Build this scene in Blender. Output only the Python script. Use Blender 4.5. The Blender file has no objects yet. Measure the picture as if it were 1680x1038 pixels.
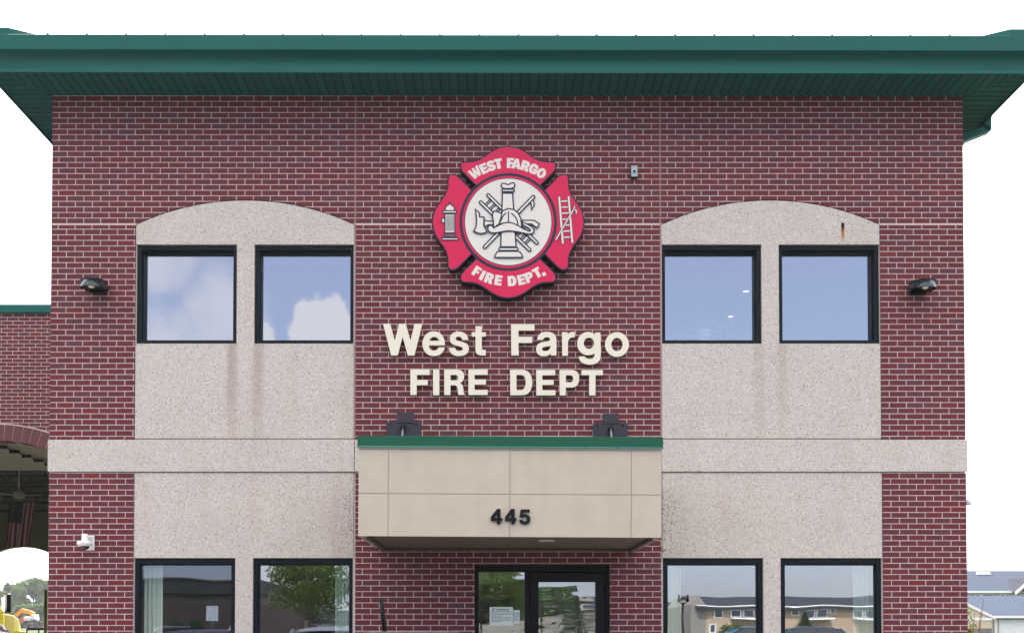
import bpy, bmesh, math, random
from mathutils import Vector, Matrix
R = math.radians
S = bpy.context.scene
C = S.collection
random.seed(7)

# ------------------------------------------------------------------ camera
F_PX, CU, CV, TILT, EYE, DIST = 1615.0, 808.0, 994.6, 0.0207, 1.5, 11.7
cam_d = bpy.data.cameras.new('camera'); cam = bpy.data.objects.new('camera', cam_d); C.objects.link(cam)
cam.location = (0, -DIST, EYE); cam.rotation_euler = (R(90) + TILT, 0, 0)
cam_d.sensor_width = 36; cam_d.lens = 36 * F_PX / 1680
cam_d.shift_x = (840 - CU) / 1680; cam_d.shift_y = (CV - 519) / 1680
cam_d.clip_start = 0.1; cam_d.clip_end = 3000
S.camera = cam

def at(u, v, y=0.0):
    """photo pixel -> world point on the vertical plane Y=y"""
    a = (CV - v) / F_PX; b = (u - CU) / F_PX
    yc = math.cos(TILT) - a * math.sin(TILT); zc = math.sin(TILT) + a * math.cos(TILT)
    t = (y + DIST) / yc
    return Vector((b * t, y, EYE + zc * t))
def Z(v, y=0.0): return at(CU, v, y).z
def X(u, v, y=0.0): return at(u, v, y).x

# ------------------------------------------------------------------ node helpers
class V:
    """tiny wrapper so that shader maths can be written as expressions"""
    def __init__(s, nt, sock): s.nt, s.s = nt, sock
    def _m(s, op, *o):
        n = s.nt.nodes.new('ShaderNodeMath'); n.operation = op
        for i, a in enumerate((s,) + o):
            if isinstance(a, V): s.nt.links.new(a.s, n.inputs[i])
            else: n.inputs[i].default_value = a
        return V(s.nt, n.outputs[0])
    def __add__(s, o): return s._m('ADD', o)
    def __radd__(s, o): return s._m('ADD', o)
    def __sub__(s, o): return s._m('SUBTRACT', o)
    def __rsub__(s, o): return (s * -1) + o
    def __mul__(s, o): return s._m('MULTIPLY', o)
    def __rmul__(s, o): return s._m('MULTIPLY', o)
    def __truediv__(s, o): return s._m('DIVIDE', o)
    def floor(s): return s._m('FLOOR')
    def fract(s): return s._m('FRACT')
    def abs(s): return s._m('ABSOLUTE')
    def mod2(s): return s._m('FLOORED_MODULO', 2.0)
    def min(s, o): return s._m('MINIMUM', o)
    def max(s, o): return s._m('MAXIMUM', o)
    def lt(s, o): return s._m('LESS_THAN', o)
    def gt(s, o): return s._m('GREATER_THAN', o)
    def pow(s, o): return s._m('POWER', o)
    def clamp(s):
        n = s.nt.nodes.new('ShaderNodeClamp'); s.nt.links.new(s.s, n.inputs[0]); return V(s.nt, n.outputs[0])
    def step(s, lo, hi):
        n = s.nt.nodes.new('ShaderNodeMapRange'); n.interpolation_type = 'SMOOTHSTEP'
        s.nt.links.new(s.s, n.inputs[0]); n.inputs[1].default_value = lo; n.inputs[2].default_value = hi
        return V(s.nt, n.outputs[0])

def link(nt, a, b): nt.links.new(a.s if isinstance(a, V) else a, b)
def new_mat(name):
    m = bpy.data.materials.new(name); m.use_nodes = True; nt = m.node_tree
    return m, nt, nt.nodes['Principled BSDF']
def coords(nt, kind='Object'):
    tc = nt.nodes.new('ShaderNodeTexCoord'); sp = nt.nodes.new('ShaderNodeSeparateXYZ')
    nt.links.new(tc.outputs[kind], sp.inputs[0])
    return tc.outputs[kind], V(nt, sp.outputs[0]), V(nt, sp.outputs[1]), V(nt, sp.outputs[2])
def combine(nt, a, b, c=0.0):
    n = nt.nodes.new('ShaderNodeCombineXYZ')
    for i, q in enumerate((a, b, c)):
        if isinstance(q, V): nt.links.new(q.s, n.inputs[i])
        else: n.inputs[i].default_value = q
    return n.outputs[0]
def noise(nt, vec, scale, detail=3, rough=.55):
    n = nt.nodes.new('ShaderNodeTexNoise'); nt.links.new(vec, n.inputs['Vector'])
    n.inputs['Scale'].default_value = scale; n.inputs['Detail'].default_value = detail; n.inputs['Roughness'].default_value = rough
    return V(nt, n.outputs[0])
def mixc(nt, fac, a, b, blend='MIX'):
    n = nt.nodes.new('ShaderNodeMix'); n.data_type = 'RGBA'; n.blend_type = blend
    for sock, q in ((n.inputs[0], fac), (n.inputs[6], a), (n.inputs[7], b)):
        if isinstance(q, V): nt.links.new(q.s, sock)
        elif isinstance(q, bpy.types.NodeSocket): nt.links.new(q, sock)
        elif isinstance(q, (int, float)): sock.default_value = q
        else: sock.default_value = (*q, 1)
    return n.outputs[2]
def ramp(nt, fac, stops, interp='LINEAR'):
    n = nt.nodes.new('ShaderNodeValToRGB'); link(nt, fac, n.inputs[0]); cr = n.color_ramp; cr.interpolation = interp
    while len(cr.elements) < len(stops): cr.elements.new(0.5)
    for e, (p, c) in zip(cr.elements, stops): e.position = p; e.color = (*c, 1)
    return n.outputs[0]
def bump(nt, h, dist, strength=1.0):
    n = nt.nodes.new('ShaderNodeBump'); link(nt, h, n.inputs['Height'])
    n.inputs['Distance'].default_value = dist; n.inputs['Strength'].default_value = strength
    return n.outputs[0]

def plain(name, col, rough=.5, metal=0.0, var=.12, vscale=3.0, spec=.5, bmp=0.0, bscale=40, emit=None, estr=0):
    """procedural paint/metal/plastic with slight colour and gloss variation"""
    m, nt, b = new_mat(name)
    vec, x, y, z = coords(nt)
    n = noise(nt, vec, vscale, 4)
    k = (n - .5) * 2 * var + 1.0
    c = nt.nodes.new('ShaderNodeVectorMath'); c.operation = 'SCALE'; c.inputs[0].default_value = col; nt.links.new(k.s, c.inputs['Scale'])
    nt.links.new(c.outputs[0], b.inputs['Base Color'])
    link(nt, (n * .25 + (rough - .12)).clamp(), b.inputs['Roughness'])
    b.inputs['Metallic'].default_value = metal; b.inputs['Specular IOR Level'].default_value = spec
    if bmp: nt.links.new(bump(nt, noise(nt, vec, bscale, 3), bmp), b.inputs['Normal'])
    if emit: b.inputs['Emission Color'].default_value = (*emit, 1); b.inputs['Emission Strength'].default_value = estr
    return m

# ------------------------------------------------------------------ world: daylight sky with broken cloud
SUN_EL, SUN_AZ = 48, -25          # sun behind the station, a little to the left
w = bpy.data.worlds.new('World'); S.world = w; w.use_nodes = True; nt = w.node_tree
bg = nt.nodes['Background']; bg.inputs['Strength'].default_value = 0.12
sky = nt.nodes.new('ShaderNodeTexSky'); sky.sky_type = 'NISHITA'; sky.sun_disc = False
sky.sun_elevation = R(SUN_EL); sky.sun_rotation = R(SUN_AZ); sky.air_density = 1.0; sky.dust_density = 2.0; sky.ozone_density = 1.0
vec, dx, dy, dz = coords(nt, 'Generated')
# direction expressed as slopes for the half of the sky opposite the station
ny = (dy * -1.0).max(0.05)
ux = dx / ny; uz = dz / ny
flat = combine(nt, ux, uz)
n1 = noise(nt, flat, 34, 7, .62) * .75 + noise(nt, flat, 11, 3, .5) * .25; n2 = noise(nt, flat, 2.2, 5, .55)
def puff(cx, cz, rx, rz):
    px = (ux - cx) / rx; pz = (uz - cz) / rz
    return 1.0 - (px * px + pz * pz)
wob = (n1 - .5) * 1.7
near_c = puff(-.176, .296, .034, .048).max(puff(-.243, .280, .024, .036)).max(puff(-.148, .275, .034, .045))
soft_c = puff(-.275, .315, .045, .065).max(puff(-.33, .265, .10, .065)).max(puff(-.345, .37, .05, .03))
c_sharp = (near_c + wob * 1.5).step(-.05, .30)
c_soft = (soft_c + wob * 1.6).step(-.5, 1.1) * .75
high = (n2 + (uz - .62) * .5).step(.40, .62) * uz.step(.48, .75)          # unseen broken cloud added higher up, warm white, to neutralise light on the facade
low = (n2 + .12).step(.45, .75) * (1.0 - uz.step(.02, .12)) * .5
front = (dy * -1.0).step(0.0, .25)
cm = (c_sharp.max(c_soft).max(high).max(low) * front).clamp()
back = 1.0 - (dy * -1.0).step(-.15, .15)                                # bright thin overcast round the sun
blue = mixc(nt, .42, sky.outputs[0], (3.9, 3.75, 5.1))
c0 = mixc(nt, cm, blue, (5.2, 5.0, 5.2))
c0 = mixc(nt, (high * front).clamp(), c0, (8.2, 7.2, 6.5))
c1 = mixc(nt, back * .85, c0, (14, 13.8, 13.6))
nt.links.new(c1, bg.inputs['Color'])

sun_d = bpy.data.lights.new('sun', 'SUN'); sun = bpy.data.objects.new('sun', sun_d); C.objects.link(sun)
sun_d.energy = 3.2; sun_d.angle = R(0.5); sun_d.color = (1, .95, .87)
sd = Vector((math.sin(R(SUN_AZ)) * math.cos(R(SUN_EL)), math.cos(R(SUN_AZ)) * math.cos(R(SUN_EL)), math.sin(R(SUN_EL))))
sun.rotation_euler = (-sd).to_track_quat('-Z', 'Y').to_euler(); sun.location = sd * 60
S.view_settings.view_transform = 'Standard'; S.view_settings.look = 'None'; S.view_settings.gamma = 1
S.view_settings.exposure = 1.55
S.render.engine = 'CYCLES'; S.cycles.max_bounces = 8; S.cycles.transparent_max_bounces = 24; S.cycles.use_denoising = True

# ------------------------------------------------------------------ mesh helpers
class MB:
    """collects shapes and links them as ONE mesh object"""
    def __init__(s): s.bm = bmesh.new(); s.mi = 0
    def face(s, pts, flip=False):
        vs = [s.bm.verts.new(p) for p in (reversed(pts) if flip else pts)]
        f = s.bm.faces.new(vs); f.material_index = s.mi; return f
    def box(s, x0, x1, y0, y1, z0, z1, M=None):
        P = [Vector(p) for p in ((x0,y0,z0),(x1,y0,z0),(x1,y1,z0),(x0,y1,z0),(x0,y0,z1),(x1,y0,z1),(x1,y1,z1),(x0,y1,z1))]
        if M: P = [M @ p for p in P]
        v = [s.bm.verts.new(p) for p in P]
        for q in ((0,3,2,1),(4,5,6,7),(0,1,5,4),(1,2,6,5),(2,3,7,6),(3,0,4,7)):
            f = s.bm.faces.new([v[i] for i in q]); f.material_index = s.mi
        return s
    def prism(s, pts, y0, y1):
        """polygon in X,Z extruded from y0 (front) to y1 (back)"""
        a = [s.bm.verts.new((p[0], y0, p[1])) for p in pts]; b = [s.bm.verts.new((p[0], y1, p[1])) for p in pts]
        n = len(pts); fs = [s.bm.faces.new(a), s.bm.faces.new(list(reversed(b)))]
        for i in range(n): fs.append(s.bm.faces.new((a[i], b[i], b[(i+1) % n], a[(i+1) % n])))
        for f in fs: f.material_index = s.mi
        return s
    def tube(s, p, q, r, r2=None, n=10, cap=True):
        p, q = Vector(p), Vector(q); r2 = r if r2 is None else r2
        d = (q - p).normalized(); a = d.orthogonal().normalized(); b = d.cross(a)
        A, B = [], []
        for i in range(n):
            t = 2*math.pi*i/n; o = a*math.cos(t) + b*math.sin(t)
            A.append(s.bm.verts.new(p + o*r)); B.append(s.bm.verts.new(q + o*r2))
        for i in range(n):
            f = s.bm.faces.new((A[i], A[(i+1)%n], B[(i+1)%n], B[i])); f.material_index = s.mi; f.smooth = True
        if cap:
            f = s.bm.faces.new(list(reversed(A))); f.material_index = s.mi; f = s.bm.faces.new(B); f.material_index = s.mi
        return s
    def lathe(s, prof, M, n=24):
        """prof: list of (radius, height) revolved round local Z"""
        rings = []
        for r, h in prof:
            if r < 1e-5: rings.append([s.bm.verts.new(M @ Vector((0,0,h)))])
            else: rings.append([s.bm.verts.new(M @ Vector((r*math.cos(2*math.pi*i/n), r*math.sin(2*math.pi*i/n), h))) for i in range(n)])
        for a, b in zip(rings, rings[1:]):
            for i in range(n):
                q = [a[i % len(a)], a[(i+1) % len(a)], b[(i+1) % len(b)], b[i % len(b)]]
                u = []
                for k in q:
                    if k not in u: u.append(k)
                if len(u) > 2:
                    f = s.bm.faces.new(u); f.smooth = True; f.material_index = s.mi
        return s
    def build(s, name, mats, parent=None, bevel=0, label=None):
        bmesh.ops.recalc_face_normals(s.bm, faces=s.bm.faces)
        me = bpy.data.meshes.new(name); s.bm.to_mesh(me); s.bm.free()
        for m in (mats if isinstance(mats, (list, tuple)) else [mats]): me.materials.append(m)
        o = bpy.data.objects.new(name, me); C.objects.link(o); o.parent = parent
        if bevel:
            b = o.modifiers.new('bevel', 'BEVEL'); b.width = bevel; b.segments = 2; b.limit_method = 'ANGLE'
        if label: o['label'] = label
        return o
def tag(o, label=None, cat=None, group=None, kind=None):
    for k, v in (('label', label), ('category', cat), ('group', group), ('kind', kind)):
        if v: o[k] = v
    return o
def thing(name, label, cat, group=None, loc=(0, 0, 0), rz=0):
    o = bpy.data.objects.new(name, None); C.objects.link(o); o.location = loc; o.rotation_euler = (0, 0, rz)
    o.empty_display_size = .1
    return tag(o, label, cat, group)
def copy_tree(o, parent=None):
    c = o.copy(); C.objects.link(c); c.parent = parent
    for ch in [q for q in bpy.data.objects if q.parent == o]: copy_tree(ch, c)
    return c
def T(x, y, z, rx=0, ry=0, rz=0, s=1):
    return Matrix.Translation((x, y, z)) @ Matrix.Rotation(rz, 4, 'Z') @ Matrix.Rotation(ry, 4, 'Y') @ Matrix.Rotation(rx, 4, 'X') @ Matrix.Scale(s, 4)

def each(name, mat, par, boxes):
    return [MB().box(*q).build(name, mat, par) for q in boxes]

# ------------------------------------------------------------------ materials
BW, BH = .2032, .0672
def brick(name, x0, z0, joints=(), hj=()):
    m, nt, b = new_mat(name)
    vec, x, y, z = coords(nt)
    u = (x + y - x0) / BW; v = (z0 - z) / BH
    wv = noise(nt, vec, 7, 2)
    row = v.floor(); uu = u + row.mod2() * .5; col = uu.floor(); fu = uu.fract(); fv = v.fract()
    jx = (fu.min(1.0 - fu)) * BW + (wv - .5) * .0035; jz = (fv.min(1.0 - fv)) * BH + (wv - .5) * .003
    mort = (jx.min(jz)).step(.0052, .0036)
    for q in joints:                     # vertical panel joints: narrow recessed sealant
        pass
    wn = nt.nodes.new('ShaderNodeTexWhiteNoise'); wn.noise_dimensions = '2D'; nt.links.new(combine(nt, col, row), wn.inputs['Vector'])
    rnd = V(nt, wn.outputs['Value'])
    base = ramp(nt, rnd, [(0, (.152, .024, .030)), (.08, (.132, .025, .033)), (.30, (.118, .025, .034)), (.50, (.130, .027, .037)),
                          (.72, (.108, .025, .035)), (.90, (.114, .031, .044)), (.97, (.104, .036, .053)), (1, (.165, .026, .028))])
    grit = noise(nt, vec, 160, 3, .7); blot = noise(nt, vec, 24, 3)
    k = (grit - .5) * .55 + (blot - .5) * .45 + 1.0
    big = (noise(nt, vec, .7, 3) - .5) * .22 + 1.0
    sc = nt.nodes.new('ShaderNodeVectorMath'); sc.operation = 'SCALE'; nt.links.new(base, sc.inputs[0]); nt.links.new((k * big).s, sc.inputs['Scale'])
    mc = ramp(nt, noise(nt, vec, 12, 3), [(.3, (.46, .39, .375)), (.7, (.62, .55, .53))])
    cc = mixc(nt, mort, sc.outputs[0], mc)
    for (za, zb) in hj:                  # wider horizontal panel joint
        a = (z - (za + zb) / 2).abs().lt((zb - za) / 2)
        cc = mixc(nt, a, cc, (.58, .50, .48))
    nt.links.new(cc, b.inputs['Base Color'])
    b.inputs['Roughness'].default_value = .75; b.inputs['Specular IOR Level'].default_value = .22
    nt.links.new(bump(nt, (1.0 - mort) * 1.0 + grit * .12, .005, .7), b.inputs['Normal'])
    return m
ZT = Z(157.6); ZB1 = Z(720); ZB2 = Z(773.5)
ZSPR = Z(368); hjs = [(ZSPR - .010, ZSPR + .006)]
ZLOW = Z(775.4)
M_BL = brick('brick_left_panel', -5.103, ZT, hj=hjs); M_BC = brick('brick_centre_panel', -1.547 - .1016, ZT, hj=hjs); M_BR = brick('brick_right_panel', 5.449, ZT, hj=hjs)
M_BLl = brick('brick_left_lower', -5.085, ZLOW); M_BCl = brick('brick_centre_lower', -1.447 - 0.0, ZLOW + .0); M_BRl = brick('brick_right_lower', 5.458, ZLOW)
M_BA = brick('brick_annex', -8.62 + .1, 7.07)

def concrete(name, piers=(), rust=None, mould=()):
    m, nt, b = new_mat(name)
    vec, x, y, z = coords(nt)
    vo = nt.nodes.new('ShaderNodeTexVoronoi'); vo.inputs['Scale'].default_value = 95; nt.links.new(vec, vo.inputs['Vector'])
    wn = nt.nodes.new('ShaderNodeTexWhiteNoise'); wn.noise_dimensions = '3D'; nt.links.new(vo.outputs['Position'], wn.inputs['Vector'])
    r = V(nt, wn.outputs['Value'])
    peb = ramp(nt, r, [(0, (.25, .23, .215)), (.03, (.42, .39, .365)), (.12, (.495, .462, .434)), (.5, (.532, .503, .467)), (.85, (.562, .533, .497)), (.97, (.66, .63, .60)), (1, (.70, .67, .64))])
    vo2 = nt.nodes.new('ShaderNodeTexVoronoi'); vo2.inputs['Scale'].default_value = 52; nt.links.new(vec, vo2.inputs['Vector'])
    wn2 = nt.nodes.new('ShaderNodeTexWhiteNoise'); wn2.noise_dimensions = '3D'; nt.links.new(vo2.outputs['Position'], wn2.inputs['Vector'])
    spot = (V(nt, vo2.outputs['Distance'])).lt(.32) * V(nt, wn2.outputs['Value']).gt(.80)
    c = mixc(nt, spot * .75, peb, (.16, .13, .115))
    mott = (noise(nt, vec, 1.6, 4) - .5) * .16 + (noise(nt, vec, 14, 4) - .5) * .14 + 1.0
    sc = nt.nodes.new('ShaderNodeVectorMath'); sc.operation = 'SCALE'; nt.links.new(c, sc.inputs[0]); nt.links.new(mott.s, sc.inputs['Scale']); c = sc.outputs[0]
    streak = noise(nt, combine(nt, x * 9.0, y, z * .45), 1.0, 5, .65)
    for (px, side, amt) in piers:       # dirt washed down beside the window piers
        band = (1.0 - ((x - px).abs() / .10)).clamp()
        run = (z - (ZB1 - .5)).step(-.3, 1.6) * (1.0 - (z - Z(563)).step(-.02, .03))
        c = mixc(nt, (band.step(0, .8) * run * (streak * 1.3 + .15) * (amt * .7)).clamp(), c, (.27, .185, .145))
    for (x0, x1, zt, amt) in mould:     # dark mottled growth near the canopy, rust-brown dust under sills
        band = (x - x0) / (x1 - x0)
        c = mixc(nt, (band.clamp().pow(2.0) * noise(nt, vec, 55, 4).step(.52, .66) * (zt - z).step(0.0, .4) * (z - (zt - 2.0)).step(-.2, .6) * amt).clamp(), c, (.06, .05, .05))
    dust = noise(nt, combine(nt, x * 3.0, y, z * .6), 1.0, 5, .6).step(.5, .75)
    c = mixc(nt, dust * .22, c, (.38, .29, .24))
    if rust:
        rx, z0, z1 = rust
        wd = (z0 - z) / (z0 - z1)
        hw = ((x - rx + (noise(nt, vec, 25, 2) - .5) * .01).abs() / .020)
        msk = (1.0 - hw).step(-.1, .25) * wd.step(-.03, .04) * (1.0 - wd.step(.8, 1.15))
        rc = ramp(nt, wd, [(0, (.01, .006, .006)), (.28, (.06, .012, .005)), (.5, (.35, .12, .02)), (1, (.5, .3, .12))])
        c = mixc(nt, msk, c, rc)
    nt.links.new(c, b.inputs['Base Color']); b.inputs['Roughness'].default_value = .85; b.inputs['Specular IOR Level'].default_value = .25
    nt.links.new(bump(nt, V(nt, vo.outputs['Distance']), .004, .35), b.inputs['Normal'])
    return m
M_CON_L = concrete('exposed_aggregate_left', piers=[(-3.11, -1, .85), (-2.80, 1, .75), (-1.70, 1, .25)])
M_CON_R = concrete('exposed_aggregate_right', piers=[(3.19, -1, .45), (3.46, 1, .45)], rust=(X(1383, 370), Z(365), Z(394)))
M_CON_LL = concrete('exposed_aggregate_lower_left', mould=[(-2.1, -1.645, ZB2, .95)])
M_CON_LR = concrete('exposed_aggregate_lower_right', mould=[(2.6, 2.02, ZB2, .95)])
M_BAND = concrete('exposed_aggregate_band', piers=())

M_GREEN = plain('green_gutter_metal', (.006, .102, .092), .5, 0, .06, 1.2, spec=.12)
M_CAP = plain('green_cap_metal', (.013, .100, .058), .5, 0, .08, 2.0, spec=.14)
M_SEAM = plain('roof_seam_metal', (.012, .045, .04), .5)
M_FRAME = plain('dark_bronze_frame', (.004, .010, .014), .45, 0, .2, 5, spec=.13)
M_FRAME2 = plain('black_door_frame', (.004, .004, .005), .4, 0, .2, 5, spec=.12)
M_STUCCO = None
def stucco():
    m, nt, b = new_mat('canopy_stucco')
    vec, x, y, z = coords(nt)
    n = noise(nt, vec, 5, 5, .6); f = noise(nt, vec, 120, 3, .7); st = noise(nt, combine(nt, x * 6.0, y, z * .5), 1.0, 4)
    k = (n - .5) * .22 + (f - .5) * .10 + (st - .5) * .12 + 1.0
    c = nt.nodes.new('ShaderNodeVectorMath'); c.operation = 'SCALE'; c.inputs[0].default_value = (.53, .478, .398); nt.links.new(k.s, c.inputs['Scale'])
    nt.links.new(c.outputs[0], b.inputs['Base Color']); b.inputs['Roughness'].default_value = .9; b.inputs['Specular IOR Level'].default_value = .2
    nt.links.new(bump(nt, f, .002, .6), b.inputs['Normal']); return m
M_STUCCO = stucco()
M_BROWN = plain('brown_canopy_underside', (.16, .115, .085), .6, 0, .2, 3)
M_TRIM = plain('dark_brown_trim', (.07, .055, .035), .5)
M_CREAM = plain('cream_letter_face', (.76, .72, .60), .45, 0, .04, 4)
M_BLACKM = plain('black_painted_metal', (.004, .005, .007), .42, 0, .25, 8, spec=.16)
M_PLATE = plain('charcoal_bracket_steel', (.036, .036, .052), .5, 0, .2, 9, spec=.25, bmp=.001)
M_RED = plain('crimson_vinyl_face', (.60, .013, .080), .4, 0, .06, 3, spec=.22)
M_NAVY = plain('navy_vinyl_line', (.018, .026, .052), .4, spec=.2)
M_WHITE = plain('white_vinyl_face', (.69, .68, .64), .4, 0, .03, 3, spec=.25)
M_WHITEP = plain('white_plastic', (.80, .82, .82), .3, 0, .03, 6)
M_GREYBOX = plain('grey_metal_box', (.33, .40, .44), .4, .2, .1, 20)
M_CAULK = plain('pink_grey_sealant', (.33, .20, .20), .7)
M_CAULKL = plain('pale_sealant', (.52, .46, .44), .7)
M_LENS = plain('pale_lamp_lens', (.75, .70, .58), .15, emit=(1, .85, .6), estr=.05)
M_DARK = plain('dark_interior_paint', (.10, .10, .10), .8)
M_LAMPON = plain('lit_ceiling_lamp', (.9, .85, .75), .4, emit=(1.0, .82, .6), estr=.5)

def glass(name, refl=.34, tint=(.80, .90, .86), rt=(.86, .92, 1.0), wav=0.0, wscale=1.5, aniso=(1, 1)):
    m, nt, b = new_mat(name); nt.nodes.remove(b); out = nt.nodes['Material Output']
    tr = nt.nodes.new('ShaderNodeBsdfTransparent'); tr.inputs[0].default_value = (*tint, 1)
    gl = nt.nodes.new('ShaderNodeBsdfGlossy'); gl.inputs['Color'].default_value = (*rt, 1); gl.inputs['Roughness'].default_value = 0.0
    fr = nt.nodes.new('ShaderNodeFresnel'); fr.inputs[0].default_value = 1.45
    mx = nt.nodes.new('ShaderNodeMixShader'); link(nt, (V(nt, fr.outputs[0]) + (refl - .04)).clamp(), mx.inputs[0])
    nt.links.new(tr.outputs[0], mx.inputs[1]); nt.links.new(gl.outputs[0], mx.inputs[2]); nt.links.new(mx.outputs[0], out.inputs[0])
    if wav:
        vec, x, y, z = coords(nt)
        nt.links.new(bump(nt, noise(nt, combine(nt, x * aniso[0], y, z * aniso[1]), wscale, 2, .4), wav), gl.inputs['Normal'])
    return m
M_GLASS = glass('coated_window_glass', .36)
M_GLASSK = glass('dimmed_reflection_glass', .17, tint=(.92, .97, .94), rt=(.70, .82, 1.0))  # mirrored sky toned down by this pane's weaker, bluer reflection colour
M_GLASSU = glass('coated_upper_glass', .40, tint=(.82, .88, .86), rt=(.86, .92, 1.0))
M_GLASSD = glass('tempered_door_glass', .34)
M_CARGLASS = plain('tinted_car_glass', (.012, .015, .018), .06, 0, .05, 2, spec=.8)
M_RUBBER = plain('tyre_rubber', (.02, .02, .02), .85)
M_ALLOY = plain('alloy_wheel_metal', (.45, .46, .48), .3, .9)

# ------------------------------------------------------------------ ground and terrain
def ground_mat(name, c0, c1, sc, bmpd=.01):
    m, nt, b = new_mat(name); vec, x, y, z = coords(nt)
    n = noise(nt, vec, sc, 6, .65); nn = noise(nt, vec, sc * 14, 4, .7)
    nt.links.new(ramp(nt, n * .6 + nn * .4, [(.3, c0), (.7, c1)]), b.inputs['Base Color']); b.inputs['Roughness'].default_value = .95
    nt.links.new(bump(nt, nn, bmpd), b.inputs['Normal']); return m
M_GRASS = ground_mat('grass_lawn', (.035, .060, .016), (.085, .115, .038), .5, .04)
M_ASPH = ground_mat('parking_asphalt', (.045, .045, .047), (.075, .073, .070), 1.2)
M_WALK = ground_mat('concrete_walk', (.30, .28, .26), (.42, .40, .37), .8)
M_DIRT = ground_mat('turned_black_soil', (.025, .022, .025), (.09, .08, .085), .9, .2)
def sheet(name, x0, x1, y0, y1, z, mat):
    b = MB(); b.face([(x0, y0, z), (x1, y0, z), (x1, y1, z), (x0, y1, z)]); return tag(b.build(name, mat), kind='structure')
sheet('ground', -900, 900, -900, 900, -.004, M_GRASS)
sheet('parking_lot', -34, 34, -30, -2.6, .0, M_ASPH)
sheet('road', -200, 200, -58, -47, .0, M_ASPH)
tag(MB().box(-6, 7, -2.4, -.02, .0, .12).build('sidewalk', M_WALK), kind='structure')
tag(MB().box(-34, 34, -2.6, -2.41, -.05, .13).build('kerb', M_WALK), kind='structure')
sheet('driveway', -34, -5.4, -2.3, 5.6, .004, M_WALK)
sheet('apron', -34, -5.4, 29.6, 60, .004, M_WALK)
for i in range(13):
    if i != 6: sheet('parking_line', -16.2 + i * 2.7, -16.1 + i * 2.7, -8.0, -2.9, .004, M_WHITEP)

# ------------------------------------------------------------------ the fire station
station = thing('fire_station', 'two storey red brick fire station with pale concrete panels and green metal eaves', 'fire station')
XL, XR = -5.286, 5.647
JL, JR = -1.645, 2.012
TH = .22
W1 = (-4.270, -3.062); W2 = (-2.853, -1.652); W3 = (2.019, 3.224); W4 = (3.429, 4.638)
ZW1, ZW0 = Z(400.5), Z(563.2)
ZL1 = Z(914.6)
ZTOP = ZT + .5
def arc(x0, x1, zs, za, n=28):
    c = (x0 + x1) / 2; h = (x1 - x0) / 2; s = za - zs; rad = (h*h + s*s) / (2*s); zc = za - rad
    a0 = math.asin(h / rad)
    return [(c + rad * math.sin(-a0 + 2*a0*i/n), zc + rad * math.cos(-a0 + 2*a0*i/n)) for i in range(n + 1)]
ZAP = Z(327.5)
g = .008
# upper brick
archL = arc(-4.276, JL - .007, ZSPR, ZAP); archR = arc(JR + .007, 4.644, ZSPR, ZAP)
MB().prism([(XL, ZB1), (XL, ZTOP), (JL - g, ZTOP), (JL - g, ZSPR)] + list(reversed(archL[:-1])) + [(-4.276, ZB1)], 0, TH).build('brick_wall', M_BL, station)
MB().prism([(JL + g, ZB1), (JL + g, ZTOP), (JR - g, ZTOP), (JR - g, ZB1)], 0, TH).build('brick_wall', M_BC, station)
MB().prism([(XR, ZB1), (4.644, ZB1)] + list(reversed(archR)) + [(JR + g, ZSPR), (JR + g, ZTOP), (XR, ZTOP)], 0, TH).build('brick_wall', M_BR, station)
# lower brick
MB().prism([(XL, 0), (XL, ZLOW), (-4.276, ZLOW), (-4.276, 0)], 0, TH).build('brick_wall', M_BLl, station)
DX0, DX1, ZD = X(778.5, 980), X(1001, 980), Z(925)
MB().prism([(JL + .012, 0), (JL + .012, ZLOW), (JR - .002, ZLOW), (JR - .002, 0), (DX1, 0), (DX1, ZD), (DX0, ZD), (DX0, 0)], 0, TH).build('brick_wall', M_BCl, station)
MB().prism([(XR, 0), (4.650, 0), (4.650, ZLOW), (XR, ZLOW)], 0, TH).build('brick_wall', M_BRl, station)
# sealant joints
each('panel_joint', M_CAULK, station, [(JL - g, JL + g, .004, .02, ZB1, ZTOP), (JR - g, JR + g, .004, .02, ZB1, ZTOP)])
# concrete
def con_up(a, c, xl, xr, arcp, mat):
    pts = [(xl, ZB1 + .012), (xl, ZW0), (a[1], ZW0), (a[1], ZW1), (xl, ZW1)] + arcp + [(xr, ZW1), (c[0], ZW1), (c[0], ZW0), (xr, ZW0), (xr, ZB1 + .012)]
    MB().prism(pts, .006, TH - .01).build('concrete_panel', mat, station)
con_up(W1, W2, -4.270, -1.660, arc(-4.270, -1.660, ZSPR - .004, ZAP - .009), M_CON_L)
con_up(W3, W4, 2.026, 4.638, arc(2.026, 4.638, ZSPR - .004, ZAP - .009), M_CON_R)
MB().prism([(-4.268, ZL1), (-4.268, ZB2 - .012), (-1.660, ZB2 - .012), (-1.660, ZL1)], .006, TH).build('concrete_panel', M_CON_LL, station)
MB().prism([(2.026, ZL1), (2.026, ZB2 - .012), (4.640, ZB2 - .012), (4.640, ZL1)], .006, TH).build('concrete_panel', M_CON_LR, station)
MB().box(W1[1], W2[0], .006, TH, 0, ZL1 - .001).build('concrete_pier', M_BAND, station)
MB().box(W3[1], W4[0], .006, TH, 0, ZL1 - .001).build('concrete_pier', M_BAND, station)
for x0, x1 in ((XL - .014, JL - .004), (JL + .004, JR - .004), (JR + .004, XR + .014)): MB().box(x0, x1, -.012, TH - .02, ZB2, ZB1 - .008).build('concrete_band', M_BAND, station, bevel=.004)
bx_l = [(XL + .01, XR - .01, .03, .19, ZB1 - .01, ZB1 + .013), (XL + .01, XR - .01, .03, .19, ZLOW - .002, ZB2 + .001)]
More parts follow.
